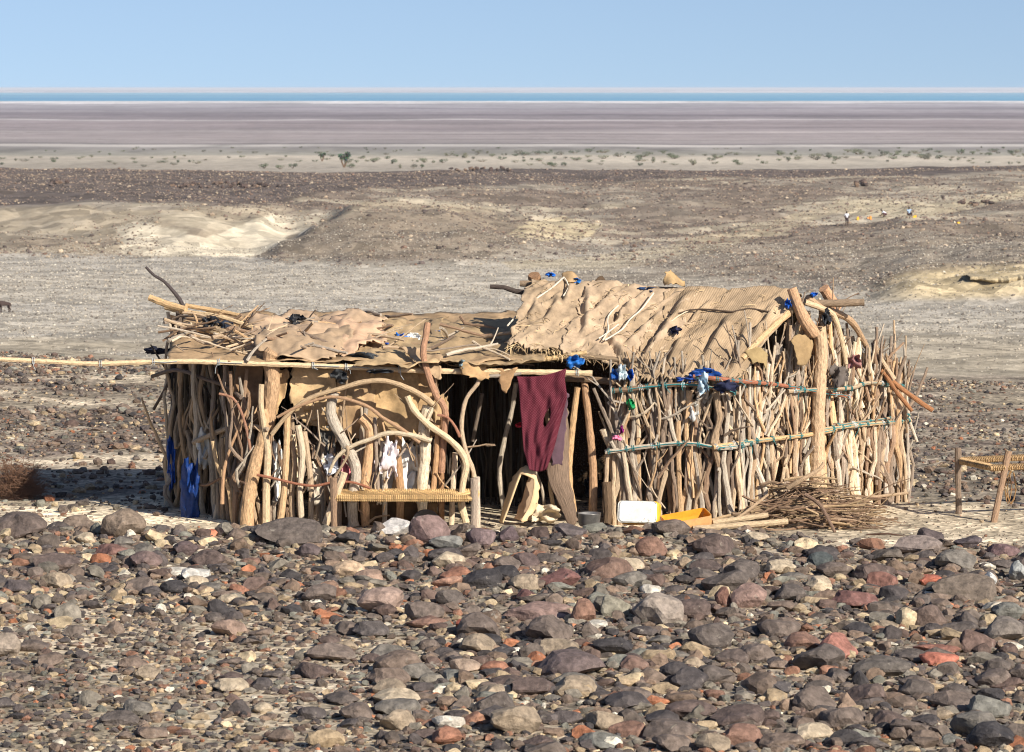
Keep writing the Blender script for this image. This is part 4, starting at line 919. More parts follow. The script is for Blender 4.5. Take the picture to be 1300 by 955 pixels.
hang([[(520, 474), (540, 476), (556, 478)], [(516, 510), (540, 515), (556, 512)], [(520, 560), (536, 566), (552, 552)]], lin(200, 166, 118), seed=6, D=40.05)
hang([[(584, 463), (602, 463), (622, 465)], [(585, 470), (603, 472), (621, 476)], [(586, 480), (604, 482), (620, 484)]], lin(196, 160, 112), seed=7, D=39.68, nu=10, nv=6)
hang([[(632, 468), (645, 468), (656, 470)], [(634, 480), (645, 484), (652, 482)], [(637, 497), (640, 499), (643, 496)]], lin(200, 160, 112), seed=8, D=39.68, nu=8, nv=8)
hang([[(508, 440, 40.0), (535, 446, 39.9), (560, 452, 39.8)], [(520, 452, 39.8), (540, 462, 39.7), (560, 468, 39.65)], [(528, 462, 39.68), (545, 474, 39.62), (560, 480, 39.6)]], lin(186, 158, 120), seed=9)
hang([[(425, 632), (470, 634), (510, 634), (560, 634)], [(428, 650), (470, 652), (510, 652), (558, 650)], [(432, 672), (470, 676), (510, 676), (556, 674)]], lin(104, 80, 52), seed=10, D=39.85, uvs=(8, 3), name='wall_mat')
hang([[(395, 555), (440, 560), (500, 560), (560, 556)], [(395, 600), (440, 604), (500, 600), (560, 600)], [(395, 640), (440, 644), (500, 640), (560, 640)]], lin(110, 92, 74), seed=11, D=40.15, uvs=(3, 3), m=M_sack, name='wall_mat')
# loose poles and sticks thrown over the low roof
for i in range(62):
    px = LR.choice([LR.uniform(225, 330), LR.uniform(320, 660)]); D = LR.uniform(39.8, 41.9); z = 2.03+(D-39.74)*0.15+0.06; a = LR.gauss(-0.5, 1.0) if px < 330 else LR.gauss(0, .9); L = LR.uniform(.35, 1.0)
    x = (px-650)*D/FPX; mb = MB(); dv = Vector((math.cos(a)*L/2, math.sin(a)*L/2*-0.8, LR.uniform(-.12, .16))); w_ = LR.uniform(.008, .026)
    stick(mb, Vector((x, D, z))-dv, Vector((x, D, z))+dv, w_, w_*.7, LR, .04, .4); mb.build('roof_stick', M_wood, low)
# bundle of twigs on the roof between the two roofs
tw = MB()
for i in range(70):
    px = LR.uniform(540, 650); D = LR.uniform(40.0, 41.2); py = 470-(D-39.8)*30+LR.uniform(-3, 1)
    p = Vector(P(px, py, D)); a = LR.gauss(0, 0.35); L = LR.uniform(.2, .7)
    stick(tw, p, p+Vector((math.cos(a)*L, math.sin(a)*L*0.8, LR.uniform(-.03, .05))), .009, .005, LR, .03, .3, n=5)
o = tw.build('roof_twigs', M_wood, low); tag(o, kind='stuff')

# ------------------------------------------------------------------ rags, plastic and cloth on and in the huts (each lies loose)
def rag_(px, py, D, w, h, tint, label, seed, cat='plastic sheet', name='plastic_sheet', m=None, **kw):
    return crumple(name, px, py, D, w, h, tint, seed, m, label=label, cat=cat, **kw)
rag_(267, 410, 41.2, 20, 16, BLACK, 'black crumpled plastic beside the poles at the left end of the low roof', 1)
rag_(286, 412, 41.2, 22, 10, lin(44, 50, 62), 'dark grey-blue plastic just right of the black crumple on the left roof end', 2)
rag_(375, 405, 41.4, 20, 15, BLACK, 'small black plastic peak standing on the brown hides of the low roof', 3)
rag_(463, 452, 39.85, 34, 9, lin(54, 58, 62), 'flat dark plastic strip lying on the front pole of the low roof', 4)
rag_(478, 433, 41.0, 9, 14, BLUE, 'small bright blue plastic scrap on the low roof beside the hides', 5)
rag_(490, 438, 40.8, 16, 7, lin(20, 80, 190), 'flat blue plastic scrap beside the woven mat on the low roof', 6)
rag_(508, 430, 41.0, 22, 13, lin(40, 112, 206), 'bright blue plastic bag lying behind the upright stick on the low roof', 7)
rag_(527, 428, 41.0, 18, 12, lin(222, 222, 218), 'white plastic bag beside the blue bag on the low roof', 8)
rag_(555, 423, 41.3, 14, 6, lin(52, 112, 200), 'tiny blue plastic scrap right of the upright stick on the low roof', 9)
rag_(577, 414, 43.0, 26, 4, lin(56, 96, 160), 'thin blue plastic strip at the back edge of the low roof', 10)
rag_(728, 459, 39.75, 24, 16, lin(34, 98, 168), 'blue plastic tied over the doorway above the red cloth', 11)
rag_(699, 349, 41.2, 12, 6, lin(36, 108, 206), 'tiny blue plastic scrap at the left end of the tall roof ridge', 12)
rag_(731, 356, 41.1, 12, 6, lin(40, 120, 200), 'small blue scrap on the ridge beside the torn mat end', 13)
rag_(806, 372, 41.05, 12, 8, lin(40, 120, 210), 'blue scrap poking from under the sacking high on the tall roof', 14)
rag_(822, 367, 41.0, 26, 5, lin(34, 62, 100), 'dark blue plastic strip along the ridge beside the tan flap', 15)
rag_(857, 419, 40.3, 14, 10, lin(44, 44, 70), 'small dark patterned rag lying on the middle of the tall roof', 16, 'rag', 'rag', M_cloth)
rag_(789, 472, 39.72, 12, 18, lin(196, 210, 214), 'pale plastic tuft tied at the doorway end of the front wall', 17)
rag_(780, 476, 39.74, 10, 14, BLUE, 'blue plastic scrap left of the pale tuft on the front wall', 18)
rag_(800, 476, 39.76, 8, 14, lin(20, 74, 160), 'blue plastic scrap right of the pale tuft on the front wall', 19)
rag_(870, 481, 39.82, 24, 8, lin(28, 66, 140), 'blue plastic tucked under the eave left of the white knotted bag', 20)
rag_(896, 474, 39.8, 34, 12, lin(32, 74, 146), 'large blue plastic sheet under the eave behind the white knotted bag', 21)
rag_(893, 488, 39.66, 13, 26, lin(176, 200, 214), 'white and blue knotted bag hanging from the upper rail', 22)
rag_(922, 491, 39.64, 30, 15, lin(34, 38, 62), 'dark navy patterned cloth lying on the rail near the front corner', 23, 'cloth', 'rag', M_cloth)
rag_(880, 522, 39.86, 16, 20, lin(186, 186, 180), 'white plastic bag stuffed between the sticks of the front wall', 24)
rag_(800, 513, 39.76, 11, 14, lin(20, 132, 74), 'green plastic bag caught between the sticks of the front wall', 25)
rag_(783, 556, 39.7, 11, 7, lin(222, 130, 160), 'pink rag caught in the front wall beside the doorway', 26, 'rag', 'rag', M_cloth)
rag_(789, 547, 39.78, 5, 12, lin(120, 30, 96), 'small purple rag above the pink one in the front wall', 27, 'rag', 'rag', M_cloth)
rag_(1065, 475, 40.9, 24, 28, lin(92, 84, 78), 'dark grey rag stuffed in the gable right of the thick post', 28, 'rag', 'rag', M_cloth)
rag_(1086, 460, 41.1, 18, 18, lin(150, 108, 104), 'pink-grey rag stuffed high in the gable', 29, 'rag', 'rag', M_cloth)
rag_(1049, 404, 40.7, 14, 22, lin(36, 38, 42), 'black plastic hanging below the ridge pole in the gable', 30)
rag_(1000, 386, 40.6, 8, 12, lin(28, 84, 170), 'blue plastic scrap beside the slanting log at the gable', 31)
rag_(1033, 374, 40.9, 10, 6, lin(30, 90, 180), 'tiny blue scrap on top of the ridge pole at the gable', 32)
rag_(480, 472, 39.66, 36, 6, lin(52, 54, 58), 'black plastic strap hanging under the front pole', 33)
rag_(432, 478, 39.7, 20, 16, lin(48, 50, 52), 'black plastic scrap hanging from the front pole by the left mats', 34)
rag_(200, 445, 41.8, 34, 10, lin(30, 32, 46), 'black cloth point sticking out from the shaded left wall', 35, 'cloth', 'rag', M_cloth, depth=0.05)
rag_(258, 568, 40.75, 18, 52, lin(190, 190, 186), 'grey-white cloth hanging on the shaded left wall', 36, 'cloth', 'rag', M_cloth, nu=14, nv=20)
rag_(243, 628, 40.55, 24, 92, lin(25, 54, 112), 'large blue plastic sheet hanging to the ground on the left wall', 37, nu=16, nv=28, depth=0.14)
rag_(218, 590, 41.6, 10, 64, lin(26, 70, 150), 'narrow blue plastic strip at the far left corner of the shelter', 38, nu=10, nv=20)
rag_(352, 595, 39.95, 14, 60, lin(214, 214, 208), 'white plastic sack behind the sticks right of the thick left post', 39, nu=12, nv=20, cat='plastic sack', name='plastic_sack')
rag_(373, 585, 39.95, 12, 66, lin(216, 196, 164), 'pale cream cloth strip behind the sticks near the left mats', 40, 'cloth', 'rag', M_cloth, nu=10, nv=20)
rag_(413, 560, 40.0, 26, 44, lin(92, 90, 86), 'dark grey cloth hanging behind the bent grey post', 41, 'cloth', 'rag', M_cloth)
rag_(438, 595, 39.85, 13, 30, lin(226, 140, 146), 'pink and white patterned bag beside the bent grey post', 42, 'bag', 'bag', M_plastic)
rag_(420, 588, 39.88, 20, 26, lin(226, 228, 230), 'white bag left of the pink bag at the head of the bench', 43, 'bag', 'bag', M_plastic)
rag_(494, 585, 39.7, 20, 50, lin(226, 216, 216), 'white cloth hanging over the middle of the woven bench', 44, 'cloth', 'rag', M_cloth, nu=14, nv=20)
rag_(518, 590, 39.9, 26, 60, lin(214, 212, 206), 'white sacking behind the sticks at the right half of the bench', 45, 'cloth', 'rag', M_cloth, nu=14, nv=20)
rag_(473, 590, 39.95, 12, 56, lin(206, 196, 200), 'narrow pale cloth behind the tan bent post over the bench', 46, 'cloth', 'rag', M_cloth)
rag_(588, 462, 39.7, 10, 10, lin(120, 140, 146), 'grey-green plastic knot under the roof edge left of the doorway', 47)
rag_(752, 618, 41.3, 26, 30, lin(60, 60, 64), 'dark bundle on the floor inside the narrow doorway', 48, 'bundle', 'bundle', M_cloth, depth=0.3)
rag_(758, 590, 41.4, 22, 16, lin(170, 150, 110), 'pale sack inside the narrow doorway above the dark bundle', 49, 'sack', 'sack', M_cloth, depth=0.2)

for k_, (px_, py_, w_, h_, c_) in enumerate(((362, 600, 22, 62, (206, 192, 168)), (402, 610, 26, 50, (196, 184, 164)), (488, 600, 26, 62, (214, 208, 198)), (530, 600, 34, 66, (208, 198, 180)), (455, 580, 20, 40, (190, 172, 140)), (400, 520, 26, 40, (186, 158, 118)), (560, 520, 18, 50, (176, 148, 110)))):
    rag_(px_, py_, 39.96, w_, h_, lin(*c_), ['pale sack behind the sticks beside the thick left post', 'grey-white sack behind the slender sticks left of the bench', 'white sack behind the white cloth over the bench', 'wide pale sack behind the right end of the bench', 'tan rag behind the bent grey post', 'tan rag hanging under the arched branch', 'tan rag behind the forked stick'][k_], 70+k_, 'sack' if k_ < 4 else 'rag', 'sack' if k_ < 4 else 'rag', M_cloth, nu=14, nv=22, depth=.06)

# red checked cloth over the front pole
def dotcloth():
    m, t, b = mat('dotted_cloth')
    tc = t.nodes.new('ShaderNodeTexCoord'); mp = nd(t, 'Mapping'); mp.inputs['Scale'].default_value = (34, 66, 1); mp.inputs['Rotation'].default_value = (0, 0, 0.5)
    vo = nd(t, 'TexVoronoi', Scale=1.0, Randomness=0.15); t.links.new(tc.outputs['UV'], mp.inputs[0]); t.links.new(mp.outputs[0], vo.inputs['Vector'])
    cr = nd(t, 'MapRange'); cr.inputs[1].default_value = 0.32; cr.inputs[2].default_value = 0.20; cr.inputs[3].default_value = 0; cr.inputs[4].default_value = 0.6
    t.links.new(vo.outputs['Distance'], cr.inputs[0])
    mx = mixc(t); mx.inputs[6].default_value = (*lin(80, 20, 34), 1); mx.inputs[7].default_value = (*lin(140, 84, 92), 1); t.links.new(cr.outputs[0], mx.inputs[0])
    t.links.new(mx.outputs[2], b.inputs['Base Color']); b.inputs['Roughness'].default_value = 0.9; return m
def cloth_fn(u, v):
    L = np.interp(v, [0, .06, .4, .8, 1], [656, 658, 661, 665, 672]); Rr = np.interp(v, [0, .1, .28, .5, .8, 1], [719, 717, 720, 713, 703, 694])
    T = 478-10*u+4*math.sin(math.pi*u); B = 596+3*math.sin(math.pi*u)
    px = L+(Rr-L)*u; py = T+(B-T)*v
    o = -0.055+0.05*mnoise.noise(Vector((u*3+v*1.5, v*2.0, 3)))+0.028*mnoise.noise(Vector((u*8+v*3, v*3.5, 5)))*min(1, v*3+.3)+0.010*math.sin(u*19-v*7+3*mnoise.noise(Vector((u*2, v*4, 2))))
    return Vector(P(px, py, 39.66+o))
o = sheet('cloth', 48, 60, cloth_fn, dotcloth(), None, 0.004, tint=(0.2, 0.02, 0.04), keep=lambda u, v: not (0.34 < v < 0.56 and abs(u-(0.66-0.28*(v-.3))) < 0.075*math.sin(math.pi*(v-.34)/.22)))
tag(o, 'dark red cloth with small pale dots hanging torn from the pole at the doorway', 'cloth')
o = pxsheet('rag', [[(708, 500), (716, 498), (722, 500)], [(702, 540), (711, 540), (718, 545)], [(700, 590), (708, 592), (714, 590)]], M_cloth, None, D=39.75, nu=8, nv=16, tint=lin(96, 74, 82), seed=3)
tag(o, 'faded mauve cloth strip hanging just right of the red dotted cloth', 'cloth')

# ------------------------------------------------------------------ woven bench at the low shelter
def twist(mb, p0, p1, r_, tint, n=6): mb.tube([p0, Vector(p0).lerp(Vector(p1), .5), p1], r_, n, tint, rnd.random(), 0.05)
def rope_bed(name, loc, rz, L, W, H, label, legs_up, tint=TAN, leg_r=0.045, webs=True, group=None):
    """a low bedstead: four posts, four rails wound with rope, a woven rope deck"""
    t = thing(name, loc, label, 'bed', group, rz); m4 = t.rotation_euler.to_matrix(); loc = Vector(loc)
    T = lambda x, y, z: loc+m4@Vector((x, y, z))
    for sx in (-1, 1):
        for sy in (-1, 1):
            a, b = T(sx*L/2, sy*W/2, -0.03), T(sx*L/2+legs_up[0]*(1 if sy < 0 else -0.1), sy*W/2, H+legs_up[1]*(1 if sy < 0 else 0.6))
            mb = MB(); mb.tube(wander(a, b, 0.008, rnd, 6), [leg_r*k for k in (1, .96, .9, .95, 1.0, 1.02)], 9, wcol(rnd), rnd.random(), 0.07); mb.build('leg', M_wood, t)
    zr = H-0.10
    for a, b in (((-L/2-.05, -W/2), (L/2, -W/2)), ((-L/2-.05, W/2), (L/2, W/2)), ((-L/2, -W/2), (-L/2, W/2)), ((L/2, -W/2), (L/2, W/2))):
        mb = MB(); mb.tube([T(a[0], a[1], zr), T((a[0]+b[0])/2, (a[1]+b[1])/2, zr-.01), T(b[0], b[1], zr)], 0.030, 8, tint, rnd.random(), 0.05)
        r1 = mb.build('rail', M_wood, t)
        mb = MB(); A, B = T(a[0], a[1], zr), T(b[0], b[1], zr); n = int((B-A).length/0.024)
        for i in range(2, n-2):
            c = A.lerp(B, i/n); q_ = rnd.uniform(.75, 1.15); cordmesh(mb, c, B-A, 0.036, 1.0, 0.02, tuple(k*q_ for k in tint), 0.0085, rnd)
        mb.build('rope_winding', M_cord, r1)
    if webs:
        mb = MB(); n = int(L/0.045)
        for s in (1, -1):
            for i in range(-int(W/0.045), n):
                x0 = -L/2+i*0.045; x1 = x0+W*0.8; y0, y1 = -W/2*s, W/2*s
                ta = max(0, (-L/2-x0)/(x1-x0)); tb = min(1, (L/2-x0)/(x1-x0))
                if tb <= ta: continue
                pa = T(x0+(x1-x0)*ta, y0+(y1-y0)*ta, zr+0.02); pb = T(x0+(x1-x0)*tb, y0+(y1-y0)*tb, zr+0.02); mid_ = pa.lerp(pb, .5)-Vector((0, 0, 0.035+0.012*(s > 0))); q_ = rnd.uniform(.7, 1.15)
                mb.tube([pa, mid_, pb], 0.009, 5, tuple(k*q_ for k in tint), rnd.random(), 0.05)
        mb.build('rope_deck', M_cord, t)
    return t
bx = P(515, 674, 39.35)
rope_bed('rope_bench', (bx[0], 39.38, 0.0), R(-2), 1.66, 0.62, 0.52, 'low bench with woven rope seat standing at the front of the low shelter', (0.0, 0.14), lin(206, 172, 120))
bb = rope_bed('rope_bed', (6.50, 40.83, 0.0), R(21), 1.75, 0.86, 0.76, 'rope-wound bedstead on rough posts standing alone on the sand at the right edge', (0.20, 0.10), lin(176, 146, 106), 0.042, webs=False)
mb = MB()
for k in range(3):
    x = rnd.uniform(1272, 1284); mb.tube(pxpath([(x, 598, 40.6), (x-6+rnd.uniform(-4, 4), 618, 40.6), (x+rnd.uniform(-3, 5), 640, 40.6), (x+6, 622, 40.6), (x+3, 600, 40.6)]), 0.007, 4, lin(150, 118, 80), 0, 0.1)
tag(mb.build('rope', M_cord), 'loops of loose rope hanging below the bedstead at the right edge', 'rope')

# ------------------------------------------------------------------ things at the doorway
# bent sheet of dried wood and hide, open like a tent
o = pxsheet('hide', [[(662, 594, 39.9), (668, 592, 39.75), (678, 597, 39.7)], [(650, 610, 39.85), (662, 606, 39.62), (684, 615, 39.66)], [(640, 640, 39.8), (650, 640, 39.5), (682, 640, 39.6)], [(635, 662, 39.78), (640, 664, 39.42), (668, 662, 39.5)]], M_hide, None, nu=18, nv=18, tint=lin(206, 176, 134), seed=4, fold=0.008, thick=0.014, keep=lambda u, v: not (u > 0.45 and u < 0.86 and v > 0.28))
tag(o, 'tent-shaped bent sheet of dry tan wood standing below the red cloth', 'bent board')
o = pxsheet('hide', [[(672, 600, 39.82), (678, 600, 39.8), (682, 606, 39.78)], [(664, 630, 39.82), (670, 632, 39.8), (680, 634, 39.78)], [(652, 660, 39.82), (664, 661, 39.8), (676, 660, 39.76)]], M_hide, None, nu=8, nv=12, tint=lin(172, 148, 122), seed=5, fold=0.008)
tag(o, 'smaller inner panel leaning inside the bent tan board', 'board')
o = pxsheet('board', [[(703, 520, 39.98), (712, 518, 39.95), (721, 518, 39.98)], [(698, 570, 39.86), (710, 570, 39.82), (722, 570, 39.86)], [(695, 606, 39.75), (709, 606, 39.72), (722, 604, 39.75)], [(710, 640, 39.66), (720, 640, 39.64), (729, 634, 39.66)], [(722, 666, 39.6), (728, 667, 39.58), (733, 662, 39.6)]], M_wood, None, nu=8, nv=26, tint=lin(124, 104, 86), seed=6, fold=0.006, thick=0.03, uvs=(1.5, 2))
tag(o, 'long dark weathered board leaning narrow end down in the doorway', 'board')
o = crumple('sack', 690, 652, 39.72, 34, 24, lin(206, 188, 158), 61, M_cloth, 0.22); tag(o, 'pale lumpy sack on the ground right of the bent tan board', 'sack')
def lathe(prof, n, c, tint, mb=None, squash=None, axis=None, shell=True):
    mb = mb or MB(); b = len(mb.v); c = Vector(c)
    for r0, z in prof:
        for k in range(n):
            a = 2*math.pi*k/n; v = Vector((r0*math.cos(a), r0*math.sin(a), z))
            if squash: v = squash(v, a)
            if axis: v = axis@v
            mb.v.append(tuple(c+v)); mb.c.append(tint)
    for i in range(len(prof)-1):
        for k in range(n):
            mb.f.append((b+i*n+k, b+i*n+(k+1) % n, b+(i+1)*n+(k+1) % n, b+(i+1)*n+k)); mb.uv += [(k/n, i/4), ((k+1)/n, i/4), ((k+1)/n, (i+1)/4), (k/n, (i+1)/4)]
    return mb
M_metal = tint_mat('dull_metal', scale=12, amt=0.3, bump=0.3, rough=0.45, bdist=0.004); M_metal.node_tree.nodes['Principled BSDF'].inputs['Metallic'].default_value = 0.7
from mathutils import Matrix
pot = lathe([(0.001, 0.0), (0.105, 0.0), (0.125, 0.02), (0.135, 0.15), (0.14, 0.155), (0.128, 0.15), (0.118, 0.02), (0.001, 0.015)], 22, P(748, 682, 38.95)[:2]+(0.11,), lin(150, 146, 140))
o = pot.build('metal_pot', M_metal, smooth=True); tag(o, 'small dull metal pot on the sand left of the white-faced can', 'pot')
cl = crumple('rag', 770, 676, 38.85, 20, 20, lin(28, 34, 46), 62, M_cloth, 0.10); tag(cl, 'dark blue-black rag beside the small metal pot', 'cloth')
bowl = lathe([(0.001, 0.0), (0.12, 0.02), (0.17, 0.09), (0.175, 0.10), (0.16, 0.09), (0.11, 0.03), (0.001, 0.012)], 22, P(541, 668, 39.35), lin(96, 92, 88), axis=Matrix.Rotation(R(62), 3, 'X'))
o = bowl.build('metal_bowl', M_metal, smooth=True); tag(o, 'dark metal bowl propped on its rim under the rope bench', 'bowl')
mr_ = rag_(587, 676, 39.2, 9, 7, lin(206, 50, 66), 'tiny red scrap on the ground by the bench leg', 63, 'rag', 'rag', M_cloth)
rag_(575, 674, 39.25, 8, 7, lin(40, 140, 60), 'tiny green scrap on the ground left of the red one', 64)
rag_(660, 540, 40.9, 10, 8, lin(190, 40, 60), 'small red rag tied to a stick in the dark doorway', 65, 'rag', 'rag', M_cloth)

def rbox(mb, w, d, h, tint, T, bev=0.03, inset=None, top_open=0.0, wall=0.006, seg=4):
    """box with rounded vertical edges and slightly bulging sides; open on top when top_open"""
    n = []; 
    for cx, cy, a0 in ((1, 1, 0), (-1, 1, 90), (-1, -1, 180), (1, -1, 270)):
        for k in range(seg+1):
            a = R(a0+90*k/seg); n.append((cx*(w/2-bev)+bev*math.cos(a), cy*(d/2-bev)+bev*math.sin(a)))
    N = len(n); b = len(mb.v)
    if top_open: lv = [(0.86, 0.0, 0), (0.97, 0.012, 0), (1, h*0.5, 0), (1.0, h, 0), (1-2*wall/min(w, d), h, 0), (0.96, h*0.5, 0), (0.86, 0.012, 0)]
    else: lv = [(0.90, 0.0, 0), (0.985, 0.02, 0), (1.0, h*0.12, 0), (0.985, h*0.3, 0), (0.985, h*.36, 0), (1.01, h*0.5, 0), (0.985, h*.64, 0), (0.985, h*.7, 0), (1.0, h*0.88, 0), (0.985, h-0.02, 0), (0.90, h, 0)]
    for i_, (s_, z, _) in enumerate(lv):
        for x, y in n: mb.v.append(tuple(T(x*s_, y*s_, z))); mb.c.append(lin(206, 158, 104) if (top_open and i_ < 4) else tint)
    for i in range(len(lv)-1):
        for k in range(N): mb.f.append((b+i*N+k, b+i*N+(k+1) % N, b+(i+1)*N+(k+1) % N, b+(i+1)*N+k)); mb.uv += [(0, 0)]*4
    mb.f.append(tuple(b+k for k in reversed(range(N)))); mb.uv += [(0, 0)]*N
    e = b+(len(lv)-1)*N; mb.f.append(tuple(e+k for k in range(N))); mb.uv += [(0, 0)]*N
    return mb
M_can = tint_mat('worn_plastic_can', scale=9, amt=0.22, bump=0.3, rough=0.55, bdist=0.006, spot=(11, (0.30, 0.24, 0.17), 0.60))
# jerry can lying on its side, its bottom half caked white
c0 = Vector((P(809, 682, 39.05)[0], 39.05, 0.13)); Rm_ = Matrix.Rotation(R(-12), 3, 'Z')@Matrix.Rotation(R(78), 3, 'X')
jc = thing('jerry_can', c0, 'yellow jerry can lying with its white-caked broad face towards the rocks', 'jerry can')
T1 = lambda x, y, z: c0+Rm_@Vector((x, y+0.13, z))
rbox(MB(), 0.46, 0.26, 0.055, lin(224, 222, 214), T1, 0.05).build('white_crust', M_can, jc)
T2 = lambda x, y, z: c0+Rm_@Vector((x+0.012, y+0.13, z-0.21))
rbox(MB(), 0.47, 0.27, 0.205, lin(222, 164, 52), T2, 0.05).build('body', M_can, jc)
# cut can used as a trough
c1 = Vector((P(872, 676, 39.15)[0], 39.15, 0.06)); Rz_ = Matrix.Rotation(R(16), 3, 'Z')@Matrix.Rotation(R(-8), 3, 'Y')@Matrix.Rotation(R(14), 3, 'X')
T3 = lambda x, y, z: c1+Rz_@Vector((x, y, z))
o = rbox(MB(), 0.56, 0.27, 0.16, lin(214, 148, 44), T3, 0.04, top_open=1, wall=0.004).build('cut_can', M_can)
tag(o, 'orange-yellow can cut open lengthwise as a trough beside the brushwood', 'cut can')
# planks lying by the trough
for pts, a, lab in (([(905, 664, 39.2), (940, 659, 39.25), (975, 654, 39.3)], 8, 'pale flat stick lying on the sand just right of the orange trough'), ([(880, 672, 39.0), (930, 668, 39.0), (1000, 662, 39.1)], 9, 'long pale board on the sand in front of the brushwood'), ([(770, 612, 39.8), (772, 650, 39.75), (768, 678, 39.7)], 12, 'short dark board leaning against the doorway end of the front wall')):
    o = branch(MB(), pts, a, a*.8, 39.2, lin(196, 172, 138) if a < 12 else lin(104, 84, 64)).build('stick_on_ground' if a < 12 else 'board', M_wood); tag(o, lab, 'stick' if a < 12 else 'board')

# ------------------------------------------------------------------ brushwood heap
BR = random.Random(5)
for i in range(190):
    k = BR.random(); px = BR.gauss(1022, 54); px = min(1095, max(948, px)); D = BR.uniform(39.35, 40.35)
    hmax = 0.52*math.exp(-((px-1030)/78)**2)*math.exp(-((D-39.95)/0.6)**2)+0.03
    z = BR.uniform(0.01, hmax); x = (px-650)*D/FPX; L = BR.uniform(0.35, 0.95)*(1.1 if i < 100 else .7); a = BR.gauss(-0.05, 0.28)
    dv = Vector((math.cos(a)*L/2, BR.uniform(-.35, .35)*L/2, -math.sin(a)*L/2*0.45)); c = Vector((x, D, max(z, abs(dv.z)*.85+0.015)))
    mb = MB(); w_ = BR.uniform(.008, .022); stick(mb, c-dv, c+dv, w_, w_*0.5, BR, 0.05, 0.45, tint=(lambda q_, c_: tuple(k2*q_ for k2 in c_))(BR.uniform(.6, 1.15), BR.choice([lin(160, 134, 108), lin(132, 108, 88), lin(186, 158, 122), lin(146, 118, 94)])), n=5)
    o = mb.build('dry_branch', M_wood); tag(o, 'thin dry branch in the brushwood heap against the gable wall', 'branch', 'branches of the brushwood heap')
for i, (pts, a, lab) in enumerate((([(1022, 628, 39.5), (1040, 640, 39.4), (1052, 660, 39.25), (1060, 676, 39.15)], 5.5, 'thick grey branch lying steeply down the front of the brushwood heap'),
        ([(1085, 634, 40.4), (1110, 631, 40.8), (1152, 626, 41.3)], 5, 'pale straight stick at the far right of the brushwood heap'),
        ([(905, 676, 39.2), (940, 655, 39.4), (975, 628, 39.6)], 4.5, 'slanting branch leaning from the orange trough up to the wall'),
        ([(1000, 620, 39.75), (1020, 608, 39.7), (1040, 596, 39.75), (1046, 588, 39.8)], 7, 'forked pale branch standing on the brushwood heap against the thick post'))):
    o = branch(MB(), pts, a, a*.7, 39.4, lin(176, 150, 120) if i else lin(130, 106, 88)).build('dry_branch', M_wood); tag(o, lab, 'branch')
o = branch(MB(), [(1100, 679, 38.9), (1130, 678, 38.85), (1160, 683, 38.8), (1172, 680, 38.8)], 2.5, 1.5, 38.8, lin(90, 66, 54)).build('dry_branch', M_wood); tag(o, 'thin wavy dark twig lying alone on the sand right of the heap', 'branch')

